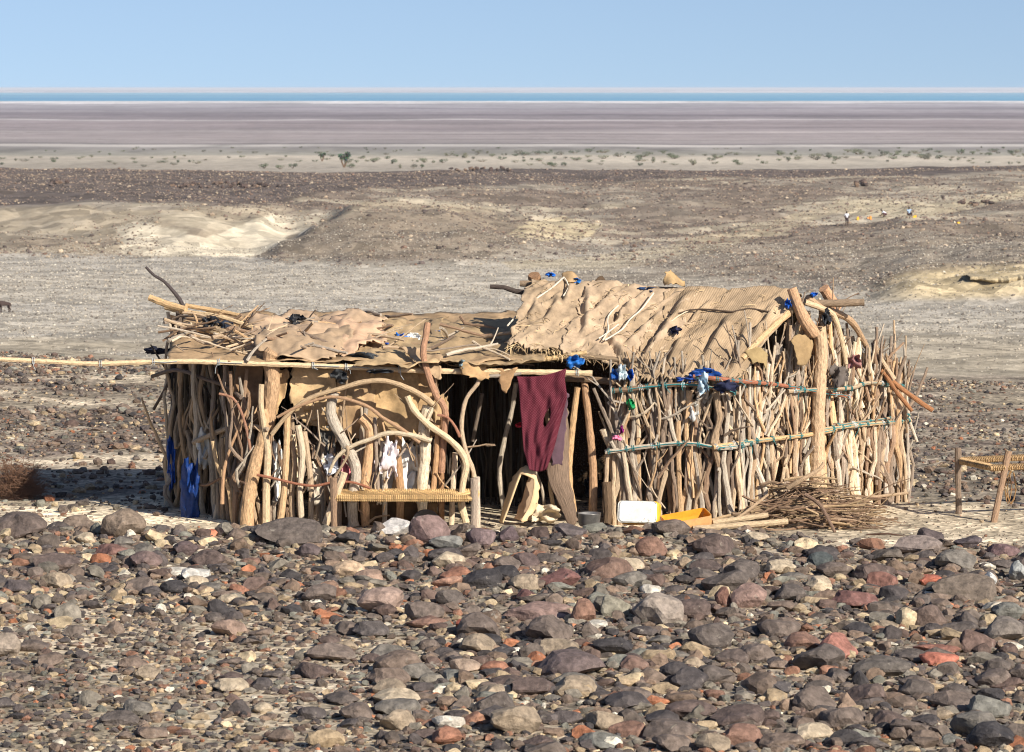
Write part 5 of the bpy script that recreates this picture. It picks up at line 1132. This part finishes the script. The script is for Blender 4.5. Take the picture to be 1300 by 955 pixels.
# ------------------------------------------------------------------ the stones that show largest, one by one
SPEC = [  # px, py (middle), w, h, colour, label
 (155, 667, 58, 42, (126, 108, 90), 'large striped grey-brown boulder left of the shelter, tallest at the edge of the rocks', 'boulder'),
 (22, 668, 72, 36, (98, 84, 76), 'broad dark brown rock at the left edge beside the sandy strip', 'boulder'),
 (98, 664, 42, 24, (112, 96, 82), 'squarish grey-brown rock between the two big boulders on the left', 'rock'),
 (165, 690, 15, 17, (206, 196, 176), 'small white stone in front of the large striped boulder', 'rock'),
 (262, 686, 28, 13, (196, 112, 74), 'flat orange stone in front of the shaded corner of the shelter', 'rock'),
 (248, 729, 38, 20, (178, 174, 164), 'pale grey-white lumpy stone among dark rocks on the left', 'rock'),
 (365, 684, 88, 34, (98, 87, 79), 'very broad flat purple-brown rock in front of the thick post', 'boulder'),
 (500, 670, 52, 26, (186, 180, 172), 'white rock with a dark stripe under the rope bench', 'boulder'),
 (545, 671, 54, 42, (122, 98, 92), 'large rounded purple-brown boulder before the right end of the bench', 'boulder'),
 (566, 694, 44, 22, (124, 122, 114), 'angular grey-green stone below the rounded purple boulder', 'rock'),
 (611, 688, 38, 28, (116, 96, 94), 'rounded mauve boulder right of the bench leg', 'boulder'),
 (646, 682, 26, 24, (92, 76, 78), 'ball-shaped dark purple stone below the tent-shaped board', 'rock'),
 (685, 684, 26, 20, (82, 66, 60), 'glossy dark brown round stone left of the metal pot', 'rock'),
 (676, 664, 26, 9, (132, 124, 114), 'flat grey stone on the sand by the bent board', 'rock'),
 (725, 684, 42, 20, (94, 84, 82), 'low grey-brown rock just left of the metal pot', 'rock'),
 (442, 724, 44, 28, (176, 148, 116), 'tan rounded rock in the left middle of the stone field', 'rock'),
 (468, 732, 40, 20, (150, 122, 102), 'pinkish tan flat rock against the tan rounded one', 'rock'),
 (482, 764, 60, 38, (156, 130, 114), 'large angular pinkish-tan rock left of centre in the foreground', 'boulder'),
 (470, 800, 48, 26, (92, 84, 80), 'dark grey slab below the large angular tan rock', 'rock'),
 (540, 790, 54, 17, (124, 92, 76), 'long low brown stone with a reddish cap left of the red stone', 'rock'),
 (599, 794, 42, 17, (170, 86, 62), 'flat brick-red stone at the middle of the foreground', 'rock'),
 (683, 780, 92, 24, (140, 112, 100), 'very long flat pinkish slab at the middle of the foreground', 'boulder'),
 (773, 722, 66, 32, (116, 90, 76), 'broad brown rock below the white-faced can', 'boulder'),
 (711, 735, 54, 27, (122, 82, 74), 'broken reddish-brown rock below the metal pot', 'rock'),
 (668, 712, 36, 24, (90, 74, 70), 'dark brown blocky rock below the ball-shaped stone', 'rock'),
 (836, 776, 66, 46, (146, 132, 118), 'large grey-tan boulder right of centre with a pale top', 'boulder'),
 (826, 750, 28, 18, (198, 188, 170), 'cream stone resting on the large grey-tan boulder', 'rock'),
 (782, 770, 40, 34, (130, 124, 106), 'mottled grey-green stone left of the large grey-tan boulder', 'rock'),
 (740, 778, 34, 38, (134, 98, 78), 'upright wedge of brown stone left of the mottled stone', 'rock'),
 (668, 757, 27, 20, (98, 66, 62), 'small dark red egg-shaped stone right of the angular tan rock', 'rock'),
 (567, 740, 40, 20, (160, 118, 94), 'orange-tan split rock above the brick-red stone', 'rock'),
 (951, 757, 46, 36, (138, 110, 98), 'rounded pink-brown boulder with bands below the orange trough', 'boulder'),
 (918, 758, 22, 30, (118, 82, 68), 'leaning red-brown wedge against the banded pink boulder', 'rock'),
 (1024, 692, 32, 17, (206, 182, 140), 'pale cream block in front of the brushwood heap', 'rock'),
 (944, 765, 26, 14, (192, 178, 156), 'small cream stone before the banded pink boulder', 'rock'),
 (1167, 695, 64, 28, (134, 118, 108), 'long grey-pink rock with pale streak right of the heap', 'boulder'),
 (1181, 683, 38, 26, (88, 76, 74), 'dark brown pointed rock behind the long grey-pink one', 'rock'),
 (1126, 706, 46, 20, (96, 86, 76), 'dark wedge rock left of the long grey-pink one', 'rock'),
 (1226, 747, 84, 38, (112, 98, 84), 'very broad grey-brown boulder near the right edge', 'boulder'),
 (1254, 738, 26, 26, (186, 186, 180), 'smooth white stone on the broad grey-brown boulder', 'rock'),
 (1066, 822, 52, 36, (152, 98, 82), 'pinkish red angular block at the right of the foreground', 'boulder'),
 (1194, 826, 64, 14, (140, 92, 74), 'long flat reddish stone near the right edge', 'rock'),
 (1194, 838, 50, 20, (182, 104, 78), 'orange-red rock just below the long reddish one', 'rock'),
 (1243, 815, 48, 36, (106, 84, 74), 'dark brown angular wedge at the lower right', 'boulder'),
 (1278, 802, 54, 36, (114, 104, 94), 'grey rock cut by the right edge of the picture', 'boulder'),
 (1276, 700, 42, 20, (112, 86, 84), 'flat mauve rock at the right edge by the sand', 'rock'),
 (1230, 690, 36, 18, (86, 76, 78), 'dark purple flat rock left of the mauve one at the right edge', 'rock'),
 (1120, 848, 76, 30, (96, 88, 80), 'large dark grey slab at the bottom right', 'boulder'),
 (1120, 738, 44, 26, (130, 88, 74), 'reddish-brown cracked rock right of centre', 'rock'),
 (1182, 737, 40, 16, (170, 92, 66), 'orange-red flat rock right of the cracked reddish one', 'rock'),
 (1086, 762, 60, 24, (118, 80, 72), 'long dark red rock in the right middle of the stone field', 'rock'),
 (1155, 785, 32, 30, (190, 168, 130), 'pale tan round-faced stone in the right foreground', 'rock'),
 (1180, 782, 50, 34, (104, 86, 76), 'brown rock right of the pale round-faced stone', 'rock'),
 (1262, 770, 28, 16, (196, 184, 160), 'pale cream flat stone near the right edge', 'rock'),
 (1295, 725, 26, 30, (150, 152, 146), 'light grey rounded stone at the right edge', 'rock'),
 (898, 720, 46, 24, (90, 76, 70), 'dark brown rock below the orange trough', 'rock'),
 (872, 715, 30, 16, (162, 138, 108), 'tan flat stone left of the dark brown one below the trough', 'rock'),
 (1043, 712, 34, 24, (78, 84, 82), 'blue-grey fractured rock below the pale cream block', 'rock'),
 (990, 800, 56, 26, (104, 90, 80), 'brown slab below the banded pink boulder', 'rock'),
 (930, 835, 44, 24, (98, 84, 76), 'dark brown rock at the bottom right of centre', 'rock'),
 (725, 845, 90, 36, (104, 88, 84), 'broad mauve-grey slab at the bottom middle', 'boulder'),
 (805, 843, 38, 24, (126, 98, 84), 'pinkish brown rock right of the broad mauve-grey slab', 'rock'),
 (70, 715, 60, 24, (102, 86, 78), 'long dark brown rock in the left of the stone field', 'boulder'),
 (183, 712, 44, 26, (110, 90, 84), 'purple-brown lump below the small white stone', 'rock'),
 (140, 700, 46, 18, (118, 84, 74), 'reddish-brown rock left of the small white stone', 'rock'),
 (235, 698, 34, 22, (92, 76, 74), 'dark pointed rock beside the flat orange stone', 'rock'),
 (20, 745, 36, 20, (88, 78, 76), 'dark slab at the left edge of the stone field', 'rock'),
 (8, 820, 34, 36, (146, 130, 112), 'pale brown rock cut by the left edge at the bottom', 'rock'),
 (415, 745, 30, 16, (146, 112, 88), 'orange-brown stone left of the tan rounded rock', 'rock'),
 (290, 797, 46, 26, (134, 110, 94), 'brown and orange rock left of the bottom middle', 'rock'),
 (392, 700, 30, 20, (96, 82, 80), 'dark tilted rock right of the very broad flat one', 'rock'),
 (420, 830, 64, 26, (120, 104, 92), 'grey-brown slab at the bottom left of centre', 'rock'),
 (590, 845, 40, 20, (150, 128, 108), 'long tan stone at the bottom middle', 'rock'),
 (10, 605, 0, 0, (0, 0, 0), '', ''),
]
def ground_at(px, py):       # where the sight line through (px, py) meets the ground
    D = CAMZ*FPX/(py-HOR)
    for _ in range(6): D = (CAMZ-float(hgt(np.array((px-650)*D/FPX), np.array(D))))*FPX/(py-HOR)
    return D
def one_rock(px, py, wp, hp, col, label, cat, seed, group=None, jit=0.1):
    base_py = py+hp*0.42; D = ground_at(px, base_py); s = D/FPX; W = wp*s*1.0; H = hp*s*1.0; dep = (W*0.75+H*0.3)
    V, F = hi[seed % len(hi)]; r = np.random.default_rng(seed+900)
    Rz = rot_mats(1, r)[0]; a = r.uniform(0, 6.28); Rz = np.array([[math.cos(a), -math.sin(a), 0], [math.sin(a), math.cos(a), 0], [0, 0, 1]])
    v = V@Rz.T; v = v/(v.max(0)-v.min(0)); v = v-(v.max(0)+v.min(0))/2
    v = v*np.array([W, dep, H]); v[:, 2] += H*0.5-H*0.14
    x, y = (px-650)*s, D+dep*0.35; z = float(hgt(np.array(x), np.array(y)))
    tn = 1+0.16*fbm(v[:, 0]*9+seed, v[:, 2]*9+v[:, 1]*5, 3, seed)
    me = np_mesh('rock', v, F, (lambda c_: c_*0.8+c_.mean()*np.array([1.06, 1.0, .93])*0.2)(np.array(lin(*col)))[None]*tn[:, None]*1.03, smooth=False)
    o = put(me, cat, mats=[M_rock]); o.location = (x, y, z-0.01)
    tag(o, label, cat, group); return x, y, W
used = []; ns = 0
for i, (px, py, wp, hp, col, lab, cat) in enumerate(SPEC):
    if not wp: continue
    x, y, W = one_rock(px, py, wp, hp, col, lab, cat, i); used.append((x, y, W)); ns += 1
def cname(c):
    l = sum(c)/3; r_g = c[0]-c[2]
    if l > 165: return 'cream'
    if r_g > 55: return 'rusty orange'
    if r_g > 38: return 'reddish brown' if l < 125 else 'tan'
    if l < 72: return 'near-black'
    if l < 90: return 'dark grey'
    return 'grey-brown' if r_g > 12 else 'grey-green'
R5 = random.Random(99); seen = set(); tries = 0
LM = [(110, 'at the left edge'), (260, 'below the shaded wall'), (400, 'below the thick post'), (520, 'below the rope bench'), (625, 'below the bench leg'), (735, 'below the red cloth'), (860, 'below the white-faced can'), (985, 'below the orange trough'), (1120, 'below the brushwood'), (1215, 'right of the brushwood'), (1330, 'below the bedstead')]
while ns < 300:
    px, py = R5.uniform(-20, 1320), R5.uniform(678, 945); tries += 1
    if py < 700 and (px > 1040): continue
    if px < 430 and py > 760 and R5.random() < 0.8: continue
    wp = R5.uniform(26, 56)*(1+0.30*(py-680)/270)*(0.8 if px < 430 else 1)*(R5.random()**0.5*0.5+0.6); hp = wp*R5.uniform(0.36, 0.66)
    D = ground_at(px, py+hp*.42); x = (px-650)*D/FPX; W = wp*D/FPX; y = D+W*.4
    if any(((x-a)/(W+b))**2+((y-c)/(W+b))**2 < 0.22 for a, c, b in used): continue
    col = R5.choices([p[0] for p in PAL], [p[1] for p in PAL])[0]; nm = cname(col)
    sz = 'large' if wp > 46 else 'middling' if wp > 32 else 'small'; sh = 'flat' if hp < wp*.45 else 'chunky' if hp > wp*.57 else 'angular'
    row_ = 'nearest the huts' if py < 735 else 'among the upper rocks' if py < 790 else 'in the middle foreground' if py < 850 else 'in the lower foreground' if py < 905 else 'at the bottom edge'
    lab = '%s %s %s stone %s, %s' % (sz, sh, nm, next(n for e, n in LM if px < e), row_)
    if lab in seen and tries < 20000: continue
    seen.add(lab); one_rock(px, py, wp, hp, col, lab, 'rock', 1000+ns, 'loose stones of the rocky foreground')
    used.append((x, y, W)); ns += 1

# ------------------------------------------------------------------ dead bush at the left edge
def twiggy(name, c, w, h, n, r, tint, label, cat, leaf=None, dense=1.0, up=0.5):
    t = thing(name, c, label, cat); c = Vector(c); mb = MB(); lf = MB(); tips = []
    for i in range(n):
        a = r.uniform(0, 6.28); e = r.uniform(up*0.2, 1.0); d = Vector((math.cos(a)*(1-e*0.6)*w/2, math.sin(a)*(1-e*0.6)*w/2, h*e*r.uniform(.6, 1)))
        p0 = c+Vector((math.cos(a)*w*0.06, math.sin(a)*w*0.06, 0.0)); p1 = c+d
        pts = wander(p0, p1, w*0.04, r, 6); mb.tube(pts, [0.012*w, 0.010*w, .008*w, .006*w, .004*w, .003*w], 4, tint, 0, 0.1, cut=False); tips += pts[2:]
        for q in pts[2:]:
            for _ in range(int(3*dense)):
                e2 = q+Vector((r.gauss(0, .12)*w, r.gauss(0, .12)*w, r.gauss(0.03, .10)*h)); mb.tube([q, q.lerp(e2, .5)+Vector((0, 0, r.uniform(-.02, .03)*h)), e2], [.004*w, .003*w, .002*w], 3, tint, 0, 0, cut=False); tips.append(e2)
    mb.build('branches', M_wood, t)
    return t, tips
B6 = random.Random(8)
gD_ = ground_at(22, 632)
for nm_, px_, py_, w_, lab_ in (('dead_bush', 20, 632, 0.80, 'round brown leafless bush at the left edge behind the sandy strip'),):
    D_ = ground_at(px_, py_); t_, _ = twiggy(nm_, ((px_-650)*D_/FPX, D_, 0.0), w_, 0.58, 130, B6, lin(124, 94, 74), lab_, 'bush', dense=1.6)

# ------------------------------------------------------------------ scrub and palms on the plain beyond the ridge
def leafy_mat():
    m = tint_mat('scrub_leaves', scale=2.0, amt=0.3, bump=0.0, rough=0.7); return m
M_leaf = leafy_mat()
S7 = np.random.default_rng(17)
def shrub(px, py, wpx, hpx, col, label, group, name='scrub_bush', cat='bush'):
    D = (CAMZ-PLAIN)*FPX/(py-HOR); s = D/FPX; W, H = wpx*s, hpx*s
    t = thing(name, ((px-650)*s, D, PLAIN), label, cat, group)
    n = 260; k = S7.integers(3, 6); cen = np.stack([S7.uniform(-.33, .33, k)*W, S7.uniform(-.3, .3, k)*W, S7.uniform(.35, .65, k)*H], -1)
    ci = S7.integers(0, k, n); d = S7.normal(size=(n, 3)); d /= np.linalg.norm(d, axis=1)[:, None]; d *= S7.uniform(0.35, 1.0, (n, 1))
    p = cen[ci]+d*np.array([W*.24, W*.22, H*.36]); p[:, 2] = np.abs(p[:, 2])
    q = S7.normal(size=(n, 3, 3)); q /= np.linalg.norm(q, axis=2)[:, :, None]
    V = (p[:, None, :]+q*(0.07*min(W, H*1.8)))+np.array([(px-650)*s, D, PLAIN])
    c = np.array(lin(*col))*S7.uniform(0.55, 1.35, (n, 1))
    me = np_mesh('foliage', V.reshape(-1, 3), np.arange(n*3).reshape(-1, 3), np.repeat(c, 3, 0)); put(me, 'foliage', t, [M_leaf])
    r = random.Random(int(px*7+py)); mb = MB(); b0 = Vector(((px-650)*s, D, PLAIN-0.1))
    for c_ in cen: mb.tube([b0, b0.lerp(b0+Vector(c_), .5)+Vector((r.uniform(-.1, .1)*W, 0, 0)), b0+Vector(c_)], [W*.03, W*.02, W*.012], 5, lin(96, 80, 64), 0, 0.1)
    mb.build('stem', M_wood, t)
    return t
GREEN = [(92, 102, 78), (108, 114, 90), (86, 96, 76), (122, 122, 100), (106, 106, 92)]
SH = [(335, 214, 14, 7), (357, 215, 14, 6), (372, 214, 12, 7), (249, 208, 16, 4), (183, 212, 10, 4), (445, 213, 14, 6), (475, 206, 16, 7), (497, 208, 20, 7), (508, 214, 8, 6), (525, 214, 10, 7), (535, 214, 9, 6), (540, 206, 22, 6), (562, 207, 14, 6), (590, 201, 10, 5), (640, 198, 8, 4), (705, 212, 16, 7), (694, 210, 14, 5), (717, 211, 10, 6), (745, 200, 14, 4), (786, 199, 18, 5), (822, 197, 16, 5), (828, 207, 10, 9), (812, 211, 10, 5), (880, 210, 14, 8), (905, 199, 12, 4), (937, 208, 18, 6), (970, 208, 12, 5), (1000, 206, 10, 8), (1033, 201, 20, 7), (1047, 199, 18, 6), (1062, 203, 12, 6), (1090, 196, 22, 6), (1125, 196, 16, 5), (1163, 195, 20, 5), (1180, 197, 12, 4), (1220, 196, 12, 8), (1235, 196, 14, 5), (1262, 193, 18, 5), (1290, 194, 18, 5), (30, 205, 14, 4), (70, 206, 10, 3), (100, 202, 12, 3), (140, 206, 12, 3), (210, 203, 10, 3), (290, 201, 10, 3), (420, 199, 12, 4), (460, 202, 12, 4)]
for k in range(170):
    py = S7.uniform(188, 210); SH.append((S7.uniform(0, 1300), py, S7.uniform(6, 14)*(0.6+0.4*(py-188)/20), S7.uniform(2.5, 5.0)*(0.6+0.4*(py-188)/20)))
for k in range(62):
    px = S7.uniform(560, 1310); SH.append((px, S7.uniform(194, 207)-(px-560)*.004, S7.uniform(10, 22), S7.uniform(3.5, 6)))
for k, (px, py, a, b) in enumerate(SH):
    big = k in (5, 6, 7, 11, 15, 20, 23, 27)
    zone = ['at the far left', 'left of the tallest palm', 'right of the tallest palm', 'beyond the low shelter roof', 'beyond the tall roof', 'beyond the people', 'at the far right'][int(np.searchsorted([150, 430, 560, 700, 1000, 1180], px))]
    shrub(px, py, a, b, GREEN[k % 5], '%s %s scrub bush on the plain %s, %s' % ('wide' if a > 13 else 'small', ['dark green', 'grey-green', 'dull green', 'pale olive', 'grey'][k % 5], zone, 'nearest row' if py > 204 else 'middle row' if py > 196 else 'farthest row'), 'scrub bushes on the far plain')
def palm(px, py, hpx, wpx, label):
    D = (CAMZ-PLAIN)*FPX/(py-HOR); s = D/FPX; H, W = hpx*s, wpx*s; b0 = Vector(((px-650)*s, D, PLAIN)); r = random.Random(px)
    t = thing('doum_palm', b0, label, 'palm'); mb = MB(); lf = MB()
    heads = [b0+Vector((dx*W, 0, H*dz)) for dx, dz in ((-.18, .72), (.2, .85), (0.02, .62))]
    for h_ in heads: mb.tube([b0, b0.lerp(h_, .5)+Vector((0.05*W*(1 if h_.x > b0.x else -1), 0, 0)), h_], [W*.05, W*.04, W*.035], 6, lin(104, 84, 66), 0, 0.1)
    mb.build('trunk', M_wood, t)
    for h_ in heads:
        for i in range(46):
            d = Vector((r.gauss(0, 1), r.gauss(0, 1), r.gauss(0.25, .8))).normalized(); L = W*.26*r.uniform(.7, 1.1); e = h_+d*L; sd = d.orthogonal().normalized()*L*.16
            tip = e+Vector((0, 0, -L*.25)); lf.poly([h_, h_.lerp(e, .6)+sd, tip, h_.lerp(e, .6)-sd], [(0, 1, 2, 3)], tuple(c*r.uniform(.5, 1.3) for c in lin(76, 94, 74)))
    lf.build('crown', M_leaf, t, smooth=False)
palm(437, 213, 20, 22, 'tallest dark green doum palm on the plain, standing behind the ridge left of centre')
palm(409, 205, 11, 13, 'small doum palm left of the tallest one')

# ------------------------------------------------------------------ people and donkey far off
def skin_body(name, joints, edges, rad, mat_, tint, parent, sub=2):
    me = bpy.data.meshes.new(name); me.from_pydata([tuple(j) for j in joints], edges, [])
    o = bpy.data.objects.new(name, me); COL.objects.link(o); o.parent = parent
    sk = o.modifiers.new('skin', 'SKIN'); 
    for i, v in enumerate(me.skin_vertices[0].data): v.radius = (rad[i], rad[i]); v.use_root = (i == 0)
    ss = o.modifiers.new('sub', 'SUBSURF'); ss.levels = sub; ss.render_levels = sub
    me.materials.append(mat_); return o
def plain(name, col, rough=0.85):
    m, t, b = mat(name); b.inputs['Base Color'].default_value = (*lin(*col), 1); b.inputs['Roughness'].default_value = rough
    n = nd(t, 'TexNoise', Scale=14, Detail=4); bp = nd(t, 'Bump', Strength=0.2, Distance=0.01); t.links.new(n.outputs[0], bp.inputs['Height']); t.links.new(bp.outputs[0], b.inputs['Normal']); return m
M_skin = plain('brown_skin', (72, 50, 40)); M_hair = plain('black_hair', (24, 20, 20))
M_shirt = plain('white_shirt', (196, 198, 204)); M_shirt2 = plain('blue_grey_shirt', (150, 172, 196)); M_shorts = plain('dark_shorts', (52, 42, 46)); M_shorts2 = plain('maroon_shorts', (84, 44, 56))
def person(loc, rz, pose, label, shirt, shorts):
    t = thing('person', loc, label, 'person', None, rz)
    J = pose
    jl = ['pelvis', 'waist', 'chest', 'neck', 'head', 'top', 'shL', 'elL', 'haL', 'shR', 'elR', 'haR', 'hipL', 'knL', 'anL', 'toL', 'hipR', 'knR', 'anR', 'toR']
    ed = [(0, 1), (1, 2), (2, 3), (3, 4), (4, 5), (2, 6), (6, 7), (7, 8), (2, 9), (9, 10), (10, 11), (0, 12), (12, 13), (13, 14), (14, 15), (0, 16), (16, 17), (17, 18), (18, 19), (4, 20)]
    rad = [.13, .12, .15, .050, .100, .080, .065, .045, .035, .065, .045, .035, .09, .062, .042, .035, .09, .062, .042, .035, .018]
    skin_body('body', [J[k] for k in jl]+[Vector(J['head'])+Vector((J['head'][0]-J['neck'][0], J['head'][1]-J['neck'][1]-.06, 0)).normalized()*.115], ed, rad, M_skin, None, t)
    V = lambda k: Vector(J[k]); l = lambda a, b, f: V(a).lerp(V(b), f)
    skin_body('shirt', [V('chest'), l('chest', 'neck', .5), V('waist'), V('pelvis'), V('shL'), l('shL', 'elL', .8), V('shR'), l('shR', 'elR', .8)], [(0, 1), (0, 2), (2, 3), (0, 4), (4, 5), (0, 6), (6, 7)], [.17, .09, .15, .15, .085, .07, .085, .07], shirt, None, t)
    skin_body('shorts', [V('pelvis')+Vector((0, 0, .03)), V('hipL'), V('knL'), V('hipR'), V('knR')], [(0, 1), (1, 2), (0, 3), (3, 4)], [.155, .115, .09, .115, .09], shorts, None, t)
    hd = V('top')*0.55+V('head')*0.45; ax = (V('top')-V('neck')).normalized()
    hv, hf = ico(3); hv = hv*np.array([.108, .122, .105])+np.array(hd-ax*.035+Vector((0, .022, .01))); hv[:, 2] = np.maximum(hv[:, 2], float(hd.z)-.07); h_ = bpy.data.objects.new('hair', np_mesh('hair', hv, hf, None, True)); COL.objects.link(h_); h_.parent = t; h_.data.materials.append(M_hair)
    return t
STAND = dict(pelvis=(0, 0, .9), waist=(0, 0, 1.08), chest=(0, 0.01, 1.28), neck=(0, 0, 1.47), head=(0, -.02, 1.58), top=(0, -.01, 1.68), shL=(-.19, 0, 1.38), elL=(-.27, -.02, 1.12), haL=(-.27, -.1, .88), shR=(.19, 0, 1.38), elR=(.28, 0, 1.13), haR=(.3, -.1, .9), hipL=(-.1, 0, .84), knL=(-.12, -.03, .46), anL=(-.13, .02, .07), toL=(-.14, -.14, .03), hipR=(.1, 0, .84), knR=(.13, -.04, .46), anR=(.15, .03, .07), toR=(.16, -.13, .03))
SQUAT = dict(pelvis=(.28, 0, .42), waist=(.14, 0, .54), chest=(-.06, 0, .68), neck=(-.24, 0, .80), head=(-.34, 0, .87), top=(-.40, 0, .95), shL=(-.1, -.17, .72), elL=(-.2, -.2, .45), haL=(-.3, -.15, .22), shR=(-.1, .17, .72), elR=(-.22, .2, .45), haR=(-.34, .12, .22), hipL=(.24, -.1, .40), knL=(-.08, -.16, .48), anL=(.08, -.14, .07), toL=(-.1, -.15, .03), hipR=(.24, .1, .40), knR=(-.08, .16, .48), anR=(.08, .14, .07), toR=(-.1, .15, .03))
SIT = dict(pelvis=(0, .05, .3), waist=(0, .06, .46), chest=(0, .03, .66), neck=(0, 0, .86), head=(.01, -.02, .97), top=(.01, -.02, 1.07), shL=(-.18, .02, .77), elL=(-.24, -.12, .55), haL=(-.12, -.32, .5), shR=(.18, .02, .77), elR=(.34, -.12, .66), haR=(.48, -.2, .62), hipL=(-.1, .02, .28), knL=(-.24, -.34, .36), anL=(-.1, -.5, .07), toL=(-.1, -.64, .04), hipR=(.1, .02, .28), knR=(.24, -.32, .38), anR=(.12, -.52, .07), toR=(.12, -.66, .04))
def at_ray(px, py, d0, d1):
    """first place between d0 and d1 where the ground rises to the sight line through (px, py)"""
    Ds = np.arange(d0, d1, 0.5); z = hgt((px-650)*Ds/FPX, Ds); q = HOR+FPX*(CAMZ-z)/Ds; k = np.where(q <= py)[0]
    D = Ds[k[0]] if len(k) else Ds[np.argmin(np.abs(q-py))]; x = (px-650)*D/FPX; return (x, D, float(hgt(np.array(x), np.array(D))))
person(at_ray(1075, 287, 270, 420), R(20), STAND, 'standing person in a pale shirt and dark shorts, leftmost of the three on the slope', M_shirt, M_shorts)
person(at_ray(1122, 276, 270, 430), R(0), SQUAT, 'squatting person leaning left in a pale shirt and maroon shorts on the slope', M_shirt, M_shorts2)
person(at_ray(1154, 275, 270, 430), R(15), SIT, 'sitting person in a blue-grey shirt, rightmost of the three on the slope', M_shirt2, M_shorts)
def can(px, py, tint, label, tilt=0, rz=0, d=(262, 430)):
    c = Vector(at_ray(px, py, *d)); M = Matrix.Rotation(R(rz), 3, 'Z')@Matrix.Rotation(R(tilt), 3, 'Y'); T = lambda x, y, z: c+M@Vector((x, y, z+0.02))
    t = thing('jerry_can', c, label, 'jerry can'); rbox(MB(), .30, .20, .36, tint, T, .05).build('body', M_can, t)
    mb = MB(); mb.tube([T(-.09, 0, .35), T(-.09, 0, .42), T(.07, 0, .42), T(.09, 0, .35)], .022, 6, tint); mb.build('handle', M_can, t)
YEL = lin(236, 176, 50)
can(1089, 280, YEL, 'yellow jerry can between the standing and the squatting person')
can(1101, 278, lin(232, 150, 70), 'orange jerry can lying left of the squatting person', 80)
can(1105, 279, lin(226, 140, 60), 'orange jerry can just left of the squatting person', 0, 30)
can(1159, 277, YEL, 'yellow jerry can beside the sitting person', 60)
can(1211, 283, lin(226, 216, 190), 'pale can lying alone on the slope right of the people', 85)
can(1215, 284, YEL, 'yellow can lying beside the pale one on the slope', 85, 40)
# donkey
dl = Vector(at_ray(6, 398, 150, 330)); dk = thing('donkey', dl, 'small dark donkey grazing with lowered head on the gravel at the left edge', 'donkey', None, R(38))
M_fur = plain('dark_fur', (62, 50, 46))
Jd = [(.35, 0, .78), (0, 0, .74), (-.38, 0, .80), (-.58, 0, .86), (-.82, 0, .72), (-.94, 0, .54), (-1.0, 0, .40),
      (-.36, -.13, .62), (-.36, -.14, .36), (-.37, -.14, .10), (-.40, -.14, .02), (-.36, .13, .62), (-.34, .14, .36), (-.33, .14, .10), (-.36, .14, .02),
      (.38, -.13, .62), (.30, -.14, .46), (.42, -.14, .30), (.38, -.14, .03), (.38, .13, .62), (.34, .14, .46), (.46, .14, .30), (.43, .14, .03), (.52, 0, .74), (.58, 0, .45), (-.88, -.07, .80), (-.90, .07, .80)]
Ed = [(0, 1), (1, 2), (2, 3), (3, 4), (4, 5), (5, 6), (2, 7), (7, 8), (8, 9), (9, 10), (2, 11), (11, 12), (12, 13), (13, 14), (0, 15), (15, 16), (16, 17), (17, 18), (0, 19), (19, 20), (20, 21), (21, 22), (0, 23), (23, 24), (4, 25), (4, 26)]
Rd = [.19, .20, .20, .14, .10, .075, .055, .09, .045, .035, .045, .09, .045, .035, .045, .11, .07, .045, .045, .11, .07, .045, .045, .03, .02, .025, .025]
skin_body('body', [Vector(j)*0.98 for j in Jd], Ed, Rd, M_fur, None, dk)

# low stone walls on the dark ridge and single large stones on the slopes
def cairn(px0, px1, py0, py1, d, n, seed, label, big=1.0):
    r = np.random.default_rng(seed)
    for i in range(n):
        px, py = r.uniform(px0, px1), r.uniform(py0, py1); x, D, z = at_ray(px, py, *d)
        W = r.uniform(.5, 1.0)*big; V, F = mid[i % len(mid)]
        v = V@rot_mats(1, r)[0].T*np.array([W, W*.8, W*.75])*.5; v[:, 2] += W*.25
        me = np_mesh('stone', v, F, np.broadcast_to(np.array(lin(*[(70, 60, 56), (92, 78, 70), (120, 100, 84), (84, 70, 64)][i % 4])), (len(v), 3)), smooth=False)
        o = put(me, 'stone', mats=[M_rock]); o.location = (x, D, z); tag(o, label, 'stone', label)
cairn(218, 358, 233, 240, (378, 560), 46, 1, 'dark stone in the low ruined wall left on the ridge')
cairn(60, 90, 231, 235, (378, 560), 8, 2, 'dark stone in the small heap on the far left of the ridge')
cairn(565, 650, 214, 219, (440, 560), 26, 3, 'dark stone of the heaps along the crest in the middle')
cairn(1215, 1262, 256, 263, (330, 560), 22, 4, 'dark stone of the pile above the people', 0.8)
cairn(1076, 1104, 233, 238, (420, 540), 7, 5, 'dark block at the small cut in the slope above the people', 1.5)
